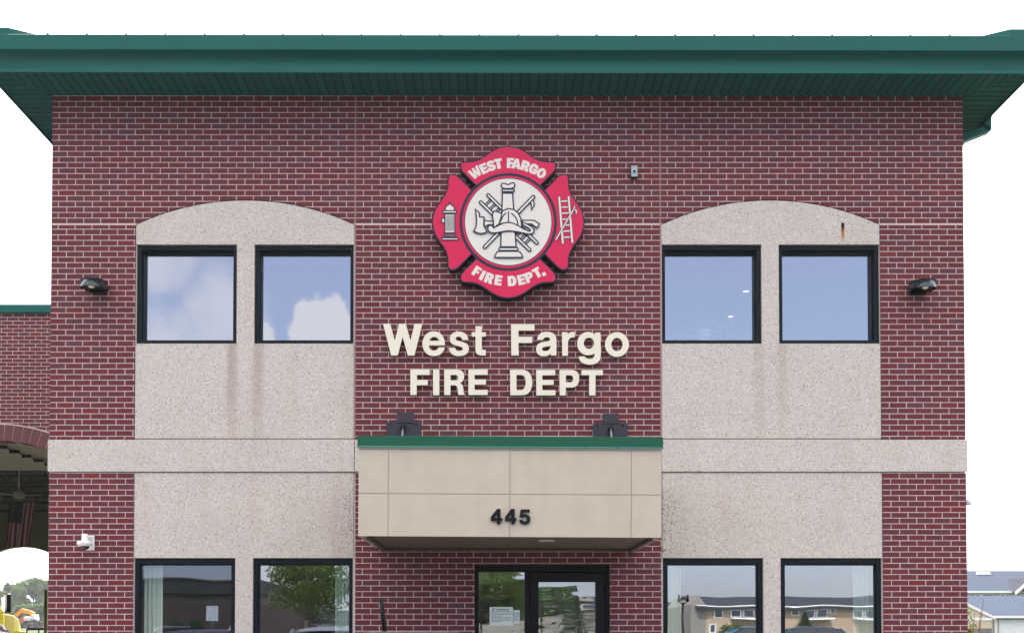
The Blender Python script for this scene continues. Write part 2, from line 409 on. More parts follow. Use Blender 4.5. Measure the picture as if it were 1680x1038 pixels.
for x0, x1 in ((-1.664, JL + .014), (2.008, 2.030), (-4.277, -4.266), (4.637, 4.652)): bx_l += [(x0, x1, .018, .19, 0, ZLOW - .003), (x0, x1, .018, .19, ZB1 + .014, ZSPR)]
each('joint_filler', M_CAULKL, station, bx_l)
b = MB(); b.box(XL + .03, XR - .03, .21, .225, ZTOP - .2, ZTOP); b.build('wall_head', M_DARK, station)

# windows
def pane(name, mat, par, x0, x1, y, z0, z1, amp, wl, seed=0):
    b = MB(); nx = max(6, int((x1 - x0) / .02)) if amp else 1; nz = max(6, int((z1 - z0) / .02)) if amp else 1; g_ = []
    for i in range(nx + 1):
        g_.append([])
        for j in range(nz + 1):
            x = x0 + (x1 - x0)*i/nx; z = z0 + (z1 - z0)*j/nz
            d = amp * (math.sin(6.283*z/wl + 1.3*math.sin(x*5 + seed)) + .6*math.sin(6.283*z/(wl*.43) + seed + x*7) * .4 + .7*math.sin(6.283*x/(wl*1.4) + seed*2 + z*3)) if amp else 0
            g_[-1].append(b.bm.verts.new((x, y + d, z)))
    for i in range(nx):
        for j in range(nz): f = b.bm.faces.new((g_[i][j], g_[i+1][j], g_[i+1][j+1], g_[i][j+1])); f.smooth = True
    return b.build(name, mat, par)
def window(a, z0, z1, mat, head, face=.046, depth=.115):
    f = MB(); x0, x1 = a[0] + .004, a[1] - .004; y0 = .035
    f.box(x0, x0 + face, y0, y0 + depth + .03, z0, z1); f.box(x1 - face, x1, y0, y0 + depth + .03, z0, z1)
    f.box(x0 + face, x1 - face, y0 + .002, y0 + depth + .03, z1 - head, z1 - .001); f.box(x0 + face, x1 - face, y0 + .002, y0 + depth + .03, z0 + .001, z0 + face)
    # inner stops, set back
    q = .014
    f.box(x0 + face, x0 + face + q, y0 + depth * .55, y0 + depth + .02, z0 + face, z1 - head); f.box(x1 - face - q, x1 - face, y0 + depth * .55, y0 + depth + .02, z0 + face, z1 - head)
    f.box(x0 + face + q, x1 - face - q, y0 + depth * .56, y0 + depth + .02, z1 - head - q, z1 - head)
    wn = f.build('window', M_FRAME, station, bevel=.002)
    pane('glass_pane', mat, wn, x0 + face, x1 - face, y0 + depth, z0 + face, z1 - head, 0 if mat is M_GLASSU else .00008, .9, x0)
    return wn
for a in (W1, W2, W3, W4): window(a, ZW0 + .004, ZW1 - .004, M_GLASSU, .05)
for a in (W1, W2, (2.028, 3.222), (3.431, 4.636)): window((a[0] + .004, a[1]), .75, ZL1 - .004, M_GLASSK if a is W1 else M_GLASS, .066, depth=.06)
each('concrete_sill_wall', M_BAND, station, [(a[0], a[1], .004, TH, 0, .75) for a in (W1, W2, W3, W4)])

# entrance: sidelight + door
YD = .07
b = MB(); zt = ZD - .004
b.box(DX0 + .003, X(785.5, 980), YD, YD + .12, 0, zt); b.box(X(995, 980), DX1 - .003, YD, YD + .12, 0, zt)
b.box(X(785.5, 980), X(995, 980), YD + .002, YD + .12, Z(937.5, YD), zt - .001)
b.box(X(861, 980), X(868, 980), YD + .001, YD + .12, 0, Z(937.5, YD)); b.box(X(785.5, 980), X(861, 980), YD + .003, YD + .1, 0, .12)
ent = b.build('entrance_frame', M_FRAME2, station, bevel=.003)
pane('sidelight_pane', M_GLASSD, ent, X(785.5, 980), X(861, 980), YD + .05, .12, Z(937.5, YD), .00012, .16, 2)
dx0, dx1, dz1 = X(869.3, 980), X(994, 980), Z(939, YD)
gx0, gx1, gz1 = X(884, 980), X(978, 980), Z(954, YD)
b = MB(); b.box(dx0, gx0, YD + .01, YD + .055, .01, dz1); b.box(gx1, dx1, YD + .01, YD + .055, .01, dz1); b.box(gx0, gx1, YD + .011, YD + .054, gz1, dz1 - .001); b.box(gx0, gx1, YD + .011, YD + .054, .01, .26)
door = b.build('entrance_door', M_FRAME2, station, bevel=.004)
pane('door_pane', M_GLASSD, door, gx0, gx1, YD + .035, .26, gz1, .00013, .17, 5)
for zz in (1.93, 1.1, .3): MB().tube((dx1 + .004, YD + .002, zz - .06), (dx1 + .004, YD + .002, zz + .06), .012).build('hinge', M_BLACKM, door)
MB().tube((gx0 - .05, YD - .05, .85), (gx0 - .05, YD - .05, 1.2), .014).tube((gx0 - .05, YD - .05, .87), (gx0 - .05, YD + .012, .87), .01).tube((gx0 - .05, YD - .05, 1.18), (gx0 - .05, YD + .012, 1.18), .01).build('door_handle', M_ALLOY, door)
bpy.data.objects['door_handle'].location.y = 0

# body walls, floors, interior
DEP = 12.0
each('side_wall', M_BRl, station, [(XL, XL + .2, TH, DEP, 0, ZTOP), (XR - .2, XR, TH, DEP, 0, ZTOP), (XL + .2, XR - .2, DEP - .2, DEP, 0, ZTOP)])
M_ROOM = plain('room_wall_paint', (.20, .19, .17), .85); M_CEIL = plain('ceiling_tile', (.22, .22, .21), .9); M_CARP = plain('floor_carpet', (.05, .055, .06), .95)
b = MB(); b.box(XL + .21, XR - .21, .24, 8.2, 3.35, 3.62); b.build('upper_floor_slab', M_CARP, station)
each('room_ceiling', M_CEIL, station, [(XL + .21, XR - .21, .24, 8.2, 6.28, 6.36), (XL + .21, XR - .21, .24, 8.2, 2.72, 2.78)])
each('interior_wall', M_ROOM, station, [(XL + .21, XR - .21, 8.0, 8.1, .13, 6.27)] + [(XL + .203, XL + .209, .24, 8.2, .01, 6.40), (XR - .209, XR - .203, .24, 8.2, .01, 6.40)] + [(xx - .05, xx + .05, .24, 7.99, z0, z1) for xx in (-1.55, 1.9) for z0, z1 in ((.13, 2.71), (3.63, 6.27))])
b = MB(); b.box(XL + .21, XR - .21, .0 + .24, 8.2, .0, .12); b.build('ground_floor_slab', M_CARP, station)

# roof: hip roof, standing seams, soffit, gutter
roof = bpy.data.objects.new('roof', None); C.objects.link(roof); roof.parent = station
ZS = ZT - .006         # soffit height
OV = .535
GO = .548              # gutter back
def corners(o, z): return [Vector((XL - o, -o, z)), Vector((XR + o, -o, z)), Vector((XR + o, DEP + o, z)), Vector((XL - o, DEP + o, z))]
zg = lambda v, y: Z(v, y)
yF = -.60
gz = {v: zg(v, yF) for v in (59.5, 84, 86, 92, 97, 103, 109, 115.5)}
prof = [(GO - .02, gz[59.5] - .004), (GO + .065, gz[59.5]), (GO + .07, gz[59.5] - .004), (GO + .07, gz[84]), (GO + .060, gz[84] - .004), (GO + .012, gz[86] - .004), (GO - .018, gz[92]), (GO - .028, gz[97]), (GO - .026, gz[103]), (GO - .016, gz[109]), (GO - .004, gz[115.5]), (OV - .004, gz[115.5] - .004), (OV - .02, ZS + .012)]
b = MB(); rings = [[b.bm.verts.new(p) for p in corners(o, z)] for o, z in prof]
for i, (r0, r1) in enumerate(zip(rings, rings[1:])):
    for k in range(4):
        f = b.bm.faces.new((r0[k], r0[(k+1) % 4], r1[(k+1) % 4], r1[k]))
        f.smooth = 5 <= i <= 8
b.build('gutter', M_GREEN, roof)
# soffit boards, mitred at the hips
M_SOF = plain('green_soffit_board', (.012, .092, .088), .6, 0, .12, 1.5, spec=.08)
M_SOF2 = plain('vented_soffit_board', (.015, .106, .101), .6, 0, .12, 1.5, spec=.08)
b = MB()
P_ = .104
def strip(a0, a1, along, fixed, sgn, k):
    """board between positions a0..a1 measured along the wall; mitred at both ends of that wall"""
    b.mi = 1 if k % 3 == 0 else 0
    lo, hi = along
    def clip(a): return max(0, min(OV, OV, (a - (lo - OV)), ((hi + OV) - a)))
    def pt(a, o):
        return {'f': (a, -o), 'l': (XL - o, a), 'r': (XR + o, a)}[fixed]
    def inner(a):        # offset where the board starts (mitre outside the wall corner)
        return max(0.0, lo - a, a - hi)
    gp = .007
    for (u0, u1, zz) in ((a0 + gp, a1 - gp, ZS), ):
        i0, i1 = inner(u0), inner(u1)
        if i0 >= OV and i1 >= OV: return
        i0, i1 = min(i0, OV), min(i1, OV)
        q = [(*pt(u0, i0), zz), (*pt(u1, i1), zz), (*pt(u1, OV), zz), (*pt(u0, OV), zz)]
        b.face(q)
n = 0
a = XL - OV
while a < XR + OV: strip(a, a + P_, (XL, XR), 'f', 1, n); a += P_; n += 1
for side in 'lr':
    a = -OV; n = 0
    while a < 6: strip(a, a + P_, (0, 99), side, 1, n); a += P_; n += 1
b.mi = 2
for c0_, c1_ in ((corners(0, ZS + .012), corners(OV, ZS + .012)),):
    for k in range(4): b.face([c0_[k], c0_[(k+1) % 4], c1_[(k+1) % 4], c1_[k]])
b.build('soffit', [M_SOF, M_SOF2, plain('soffit_gap', (.006, .045, .042), .9, spec=.05)], roof)
# roof planes
SL = .25
zr = gz[59.5] - .01
ro = GO + .05
e = corners(ro, zr); half = (XR - XL) / 2 + ro; xm = (XL + XR) / 2; rz_ = zr + half * SL
r0 = Vector((xm, -ro + half, rz_)); r1 = Vector((xm, DEP + ro - half, rz_))
b = MB(); b.face([e[0], e[1], r0]); b.face([e[1], e[2], r1, r0]); b.face([e[2], e[3], r1]); b.face([e[3], e[0], r0, r1]); b.build('roof_panel', M_GREEN, roof)
b = MB(); k = 0; xs = X(76, 60, -ro)
while xs < XR + ro:
    d = min(xs - (XL - ro), XR + ro - xs)
    if d > .7:
        y0 = -ro - .005; y1 = -ro + d
        for sx in (-.010,):
            pts = [Vector((xs + sx, y0, zr)), Vector((xs + sx, y1, zr + (y1 + ro) * SL)), Vector((xs + sx, y1, zr + (y1 + ro) * SL + .04)), Vector((xs + sx, y0, zr + .032))]
            b.face(pts); b.face([p + Vector((.02, 0, 0)) for p in pts]); b.face([pts[3], pts[3] + Vector((.02, 0, 0)), pts[2] + Vector((.02, 0, 0)), pts[2]]); b.face([pts[0], pts[0] + Vector((.02, 0, 0)), pts[3] + Vector((.02, 0, 0)), pts[3]])
    xs += .448; k += 1
b.build('standing_seam', M_SEAM, roof)
for sx, cx in ((1, XL - ro), (-1, XR + ro)):
    b = MB(); a0, a1 = .20, 4.5; wd = .12; h = .115
    def cp(a, s_, hh): return Vector((cx + sx * a - sx * s_ * .7, -ro + a + s_ * .7, zr + a * SL + hh))
    A = [cp(a0, -wd, -.02), cp(a0, wd, -.02), cp(a0, wd, h), cp(a0, -wd, h)]; A = [Vector((p.x if abs(p.y + ro - a0) < .9 else p.x, -ro + a0 * .55, p.z)) for p in A]
    Bq = [cp(a1, -wd, -.02), cp(a1, wd, -.02), cp(a1, wd, h), cp(a1, -wd, h)]
    b.face(A); b.face(Bq)
    for k in range(4): b.face([A[k], A[(k+1) % 4], Bq[(k+1) % 4], Bq[k]])
    b.build('hip_cap', M_GREEN, roof)
# downspout elbow at the right side eave
def sq_tube(b, pts, w_=.075, d_=.10):
    for p, q in zip(pts, pts[1:]):
        p, q = Vector(p), Vector(q); d = (q - p).normalized(); s_ = Vector((0, 1, 0)); u_ = d.cross(s_).normalized()
        c = [u_*w_/2 + s_*d_/2, u_*w_/2 - s_*d_/2, -u_*w_/2 - s_*d_/2, -u_*w_/2 + s_*d_/2]
        A = [p + k_ - d*.02 for k_ in c]; B_ = [q + k_ + d*.02 for k_ in c]
        b.face(A); b.face(B_)
        for k_ in range(4): b.face([A[k_], A[(k_+1)%4], B_[(k_+1)%4], B_[k_]])
b = MB(); yD = .62
p0 = at(1616, 170, yD); p1 = at(1616, 213, yD); p2 = at(1568, 232, yD); p3 = Vector((p2.x, yD, .2))
sq_tube(b, [p0, p1, p2, p3], .085, .11); b.build('downspout', M_GREEN, roof)
b = MB(); b.box(XR + OV - .12, XR + GO + .06, yD - .10, yD + .10, p0.z - .06, ZS + .02); b.build('gutter_outlet', M_GREEN, roof)
for u_ in (201, 560, 1045, 1526): xj = X(u_, 75, -GO); MB().box(xj - .006, xj + .006, -GO - .0715, -GO - .069, gz[84] + .002, gz[59.5] - .006).build('gutter_joint', M_CAP, roof)
# slight fall of the gutter line to the right
roof.rotation_euler = (0, .0016, 0); roof.location = (0, 0, .004)

# ------------------------------------------------------------------ canopy
YC = -1.57
can = bpy.data.objects.new('canopy', None); C.objects.link(can); can.parent = station
cx0, cx1 = X(588.6, 800, YC), X(1085.4, 800, YC)
ct, cm_, cb = Z(716, YC), Z(732.6, YC), Z(880, YC)
# stucco front with real grooves: separate slabs proud of a backing
gx = [cx0, X(637.6, 800, YC), X(837, 800, YC), X(1036, 800, YC), cx1]
gzs = [cb, Z(810.3, YC), Z(737.6, YC), cm_ - .002]
b = MB(); b.box(cx0 + .004, cx1 - .004, YC + .008, YC + .08, cb + .004, cm_ - .004)
gg = .0045
for i in range(4):
    for j in range(2):
        x0, x1 = gx[i] + (gg if i else 0), gx[i+1] - (gg if i < 3 else 0)
        z0, z1 = gzs[j] + (gg if j else 0), gzs[j+1] - gg
        b.box(x0, x1, YC, YC + .0075, z0, z1)
b.box(cx0, cx1, YC - .004, YC + .0076, gzs[2] + .002, gzs[3])
b.build('canopy_front', M_STUCCO, can)
each('canopy_side', M_STUCCO, can, [(cx0, cx0 + .08, YC + .081, -.003, cb, cm_ - .004), (cx1 - .08, cx1, YC + .081, -.003, cb, cm_ - .004)])
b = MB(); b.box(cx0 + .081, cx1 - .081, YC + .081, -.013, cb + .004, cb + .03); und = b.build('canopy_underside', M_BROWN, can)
each('edge_trim', M_TRIM, can, [(cx0 + .075, cx0 + .12, YC + .06, -.03, cb - .028, cb - .003), (cx1 - .12, cx1 - .075, YC + .06, -.03, cb - .028, cb - .003), (cx0 + .121, cx1 - .121, -.075, -.03, cb - .028, cb - .003)])
b = MB(); b.box(cx0 - .014, cx1 + .014, YC - .022, -.013, cm_, ct); b.build('metal_cap', M_CAP, can, bevel=.004)
b = MB(); b.box(cx0 - .020, cx1 + .020, YC - .030, YC + .02, cm_ - .012, cm_ - .001); b.build('drip_edge', plain('green_drip_metal', (.05, .26, .22), .3), can)
b = MB(); b.box(X(830.5, 720, YC), X(845, 720, YC), YC - .0255, YC - .02, cm_ + .002, ct - .004); b.build('cap_splice', M_CAP, can)
can.rotation_euler = (0, .0055, 0)
pv = Vector((.18, 0, cm_)); rm = Matrix.Rotation(.0055, 4, 'Y'); can.location = pv - (rm @ pv)

# wall brackets that carry the canopy
def bracket(uc):
    y = -.013
    b = MB(); x0, x1 = X(uc - 28.2, 700), X(uc + 28.2, 700)
    b.box(x0, x1, y - .012, y + .01, Z(722), Z(692.5 if uc < 800 else 694.6))
    br = b.build('bracket', M_PLATE, station, bevel=.002)
    dv = 0 if uc < 800 else 1.6
    MB().box(X(uc - 11, 690), X(uc + 17.6, 690) if uc < 800 else X(uc + 14, 690), y - .022, y - .0125, Z(694 + dv), Z(677.5 + dv)).build('bracket_plate', M_PLATE, br, bevel=.002)
    for s_ in (-1, 1):
        c = at(uc + s_ * 21, 697 + dv); MB().tube((c.x, y - .0125, c.z), (c.x, y - .020, c.z), .011, n=8).build('bolt', M_BLACKM, br)
    c = at(uc, 703 + dv)
    k = MB(); k.box(c.x - .022, c.x - .010, y - .11, y - .0125, c.z - .05, c.z + .02); k.box(c.x + .010, c.x + .022, y - .11, y - .0125, c.z - .05, c.z + .03)
    k.tube((c.x - .035, y - .07, c.z - .005), (c.x + .04, y - .07, c.z - .005), .011, n=8)
    k.build('clevis', M_BLACKM, br)
    k = MB(); k.tube((c.x, y - .07, c.z - .01), (c.x, -.42, ct - .02), .012, n=8); k.build('hanger_rod', M_GREYBOX, br)
bracket(662.3); bracket(1000.6)

# ------------------------------------------------------------------ garage wing on the left
YA = 5.7; YB = 29.0
M_RING = plain('arch_brick', (.105, .032, .038), .75, 0, .35, 12, bmp=.003, bscale=60)
R_O, R_I, ZC_, HW_ = 2.97, 2.69, 2.12, 2.2
bays = [-8.82, -14.15, -19.48]
XA0 = -24.6
def arched_wall(y0, y1, mat, name):
    b = MB()
    xs = sorted(bays); pts = []
    def arcpts(c, n=22):
        a0 = math.asin(HW_ / R_I)
        return [(c + R_I*math.sin(-a0 + 2*a0*i/n), ZC_ + R_I*math.cos(-a0 + 2*a0*i/n)) for i in range(n + 1)]
    pts = [(XA0, 0), (XA0, 7.07), (XL - .003, 7.07), (XL - .003, 0)]
    for c in reversed(xs):
        a = arcpts(c); pts += [(c + HW_, 0)] + list(reversed(a)) + [(c - HW_, 0)]
    b.prism(pts, y0, y1); return b.build(name, mat, station)
arched_wall(YA, YA + .3, M_BA, 'garage_wall')
M_BACKW = plain('garage_back_wall_paint', (.30, .30, .16), .8)
arched_wall(YB, YB + .3, M_BACKW, 'garage_back_wall')
for c in bays:
    b = MB(); a0 = math.asin(HW_ / R_I); n_ = 34
    b.mi = 1
    for i in range(40):
        t0, t1 = -a0 + 2*a0*i/40, -a0 + 2*a0*(i+1)/40
        q = [(c + r_*math.sin(t), ZC_ + r_*math.cos(t)) for r_, t in ((R_I + .004, t0), (R_O + .022, t0), (R_O + .022, t1), (R_I + .004, t1))]
        b.prism(q, YA - .006, YA - .001)
    b.mi = 0
    for i in range(n_):
        t0, t1 = -a0 + 2*a0*i/n_ + .0016, -a0 + 2*a0*(i+1)/n_ - .0016
        q = [(c + r_*math.sin(t), ZC_ + r_*math.cos(t)) for r_, t in ((R_I - .002, t0), (R_O, t0), (R_O, t1), (R_I - .002, t1))]
        b.prism(q, YA - .012, YA - .0065)
    b.build('arch_ring', [M_RING, M_CAULKL], station)
MB().box(XA0 - .05, XL - .003, YA - .06, YA + .35, 7.075, 7.215).build('parapet_cap', M_GREEN, station)
M_GDARK = plain('garage_roof_deck', (.035, .035, .028), .9)
b = MB(); b.box(XA0, XL - .003, YA + .31, YB - .01, 6.85, 7.0); b.build('garage_roof', M_GDARK, station)
each('garage_side_wall', M_GDARK, station, [(XA0, XA0 + .2, YA + .31, YB - .01, 0, 6.84), (XL - .01, XL + .19, DEP + .01, YB + .3, 0, 7.0)])
tag(MB().box(XA0 + .2, XL - .02, YA + .31, YB - .01, -.03, .01).build('garage_floor', plain('garage_concrete_floor', (.10, .10, .085), .6)), kind='structure')
M_JOIST = plain('steel_joist', (.07, .066, .045), .7, 0, .5, 2)
for yy in (11.5, 14.5, 17.0, 19.5, 22.0, 24.5, 27.0):
    b = MB(); b.box(XA0 + .2, XL - .02, yy, yy + .08, 6.62, 6.72); b.box(XA0 + .2, XL - .02, yy, yy + .08, 6.02, 6.12)
    xx = XA0 + .3
    while xx < XL - .6: b.tube((xx, yy + .04, 6.1), (xx + .3, yy + .04, 6.64), .02, n=4, cap=False); b.tube((xx + .3, yy + .04, 6.64), (xx + .6, yy + .04, 6.1), .02, n=4, cap=False); xx += .6
    b.build('roof_joist', M_JOIST, station)
M_ODOOR = plain('raised_door_panel', (.42, .41, .27), .55, 0, .1, 1)
for c in bays:
    od = bpy.data.objects.new('overhead_door', None); C.objects.link(od); od.parent = station
    for k in range(6):
        MB().box(c - 2.3, c + 2.3, YA + .6 + k*.58, YA + .6 + k*.58 + .57, 4.92, 4.97).build('door_panel', M_ODOOR, od)
    each('door_hinge', M_BLACKM, od, [(c - .52, c - .34, YA + .55 + k*.50, YA + .63 + k*.50, 4.86, 4.915) for k in range(7)])
    each('door_track', M_BLACKM, od, [(c - .44, c - .42, YA + .5, YA + 4.1, 4.885, 4.905), (c - 2.42, c - 2.32, YA + .4, YA + 4.3, 4.86, 4.93), (c + 2.32, c + 2.42, YA + .4, YA + 4.3, 4.86, 4.93)])

# ceiling fan
fx = at(31, 812, 14.3)
fan = thing('ceiling_fan', 'white ceiling fan hanging from a rod inside the arched garage', 'ceiling fan', loc=(fx.x, 14.3, fx.z))
M_FAN = plain('fan_white_paint', (.55, .55, .45), .5)
MB().tube((0, 0, .05), (0, 0, 1.8), .018).build('fan_rod', M_FAN, fan)
MB().lathe([(0, .14), (.06, .14), (.12, .10), (.16, .04), (.16, -.03), (.10, -.08), (0, -.09)], Matrix.Identity(4)).build('fan_motor', M_FAN, fan)
for k in range(3):
    b = MB(); b.box(.12, .62, -.05, .05, -.012, .004, Matrix.Rotation(R(-6 + 120*k), 4, 'Z') @ Matrix.Rotation(R(8), 4, 'X')); b.build('fan_blade', M_FAN, fan)

# hanging flag
M_FR = plain('flag_red_cloth', (.48, .03, .05), .8); M_FW = plain('flag_white_cloth', (.85, .80, .72), .8); M_FB = plain('flag_blue_cloth', (.02, .025, .07), .8)
fl = thing('flag', 'stars and stripes flag hanging upright inside the arched garage', 'flag', loc=(0, 22, 0))
tl, bl = at(15, 824, 22), at(8.5, 897, 22); wd = at(59, 824, 22).x - tl.x
b = MB(); NX, NZ = 52, 20; ht = tl.z - bl.z
def fp(i, j, off=0):
    s_, t_ = i / NX, j / NZ
    x = tl.x + (bl.x - tl.x) * t_ + wd * s_ * (1 - .08 * t_) ; z = tl.z - ht * t_ * (1 - .03 * s_) + .01 * math.sin(9 * s_)
    return Vector((x, .05 * math.sin(16 * s_ + 2 * t_) * (.4 + t_) + off, z))
vs = [[b.bm.verts.new(fp(i, j)) for j in range(NZ + 1)] for i in range(NX + 1)]
for i in range(NX):
    for j in range(NZ):
        st = int(i / (NX / 13.0)); f = b.bm.faces.new((vs[i][j], vs[i+1][j], vs[i+1][j+1], vs[i][j+1])); f.smooth = True
        f.material_index = 2 if (i < NX * 7 / 13 and j < NZ * .42) else (0 if st % 2 == 0 else 1)
b.build('flag_cloth', [M_FR, M_FW, M_FB], fl)
b = MB()
for r_ in range(9):
    for q in range(6 if r_ % 2 == 0 else 5):
        i = (q + (.5 if r_ % 2 == 0 else 1)) * NX * 7 / 13 / 6; j = (r_ + .5) * NZ * .42 / 9.0
        c = fp(i, j, -.006); s_ = .019
        pts = [c + Vector((math.sin(2*math.pi*k/10) * (s_ if k % 2 == 0 else s_*.45), 0, math.cos(2*math.pi*k/10) * (s_ if k % 2 == 0 else s_*.45))) for k in range(10)]
        b.face(pts)
b.build('flag_stars', M_FW, fl)
MB().tube((tl.x - .05, 0, tl.z + .02), (tl.x + wd + .05, 0, tl.z + .02), .012).build('flag_rod', M_BLACKM, fl)

# yellow post
p = at(75.3, 968, 18.3)
M_YEL = plain('yellow_safety_paint', (.42, .36, .02), .5)
pp = thing('guard_post', 'tall narrow yellow steel post standing inside the garage beside the brick corner', 'post', loc=(p.x, 18.3, 0))
MB().tube((0, 0, .01), (0, 0, p.z), .045, n=14).build('post_tube', M_YEL, pp); MB().lathe([(.045, 0), (.035, .02), (0, .03)], T(0, 0, p.z)).build('post_cap', M_YEL, pp)

# ------------------------------------------------------------------ glyph outlines, traced as curves with holes
def glyph_mesh(name, path, mp, depth, mats):
    """path: 'M x,y L x,y C ... Z' with holes; mp maps path coords to (x, z); solid of given depth toward -Y"""
    cu = bpy.data.curves.new(name, 'CURVE'); cu.dimensions = '2D'; cu.fill_mode = 'BOTH'; cu.extrude = depth / 2
    tok = path.replace(',', ' ').split(); i = 0; cur = None; pts = []
    def flush():
        if len(pts) > 2:
            q = pts[:-1] if (Vector(pts[0]) - Vector(pts[-1])).length < 1e-6 else pts
            sp = cu.splines.new('POLY'); sp.points.add(len(q) - 1)
            for k, (x, y) in enumerate(q):
                X_, Z_ = mp(x, y); sp.points[k].co = (X_, Z_, 0, 1)
            sp.use_cyclic_u = True
    cmd = None
    def num():
        nonlocal i
        v = float(tok[i]); i += 1; return v
    while i < len(tok):
        if tok[i] in 'MLCZO': cmd = tok[i]; i += 1
        if cmd == 'M': pts = [(num(), num())]; cmd = 'L' if False else cmd; cmd = 'M_'
        elif cmd in ('L',): pts.append((num(), num()))
        elif cmd == 'C':
            p0_ = pts[-1]; c1 = (num(), num()); c2 = (num(), num()); p3_ = (num(), num())
            for k in range(1, 11):
                t = k / 10; u = 1 - t
                pts.append(tuple(u**3*p0_[d] + 3*u*u*t*c1[d] + 3*u*t*t*c2[d] + t**3*p3_[d] for d in (0, 1)))
        elif cmd == 'O':
            cx_, cy_, rx_, ry_ = num(), num(), num(), num()
            pts = [(cx_ + rx_*math.cos(2*math.pi*k/48), cy_ + ry_*math.sin(2*math.pi*k/48)) for k in range(48)]; flush(); pts = []; cmd = 'Z_'
        elif cmd == 'Z': flush(); pts = []; cmd = 'Z_'
        else: raise ValueError(path[:40])
    ob = bpy.data.objects.new(name, cu); C.objects.link(ob)
    dg = bpy.context.evaluated_depsgraph_get(); dg.update()
    me = bpy.data.meshes.new_from_object(ob.evaluated_get(dg)); me.name = name
    bpy.data.objects.remove(ob); bpy.data.curves.remove(cu)
    me.transform(Matrix.Rotation(R(90), 4, 'X'))
    me.materials.clear()
    for m_ in mats: me.materials.append(m_)
    if len(mats) > 1:
        for pg in me.polygons: pg.material_index = 0 if abs(pg.normal.y) > .7 else 1
    return me
M_EDGE = plain('olive_letter_edge', (.42, .38, .13), .5)
YLF = -.055
def zA(x, y): p_ = at(625 + x/7.417, 520 + y/7.417, YLF); return p_.x, p_.z
def zBm(x, y): p_ = at(830 + x/7.414, 520 + y/7.414, YLF); return p_.x, p_.z
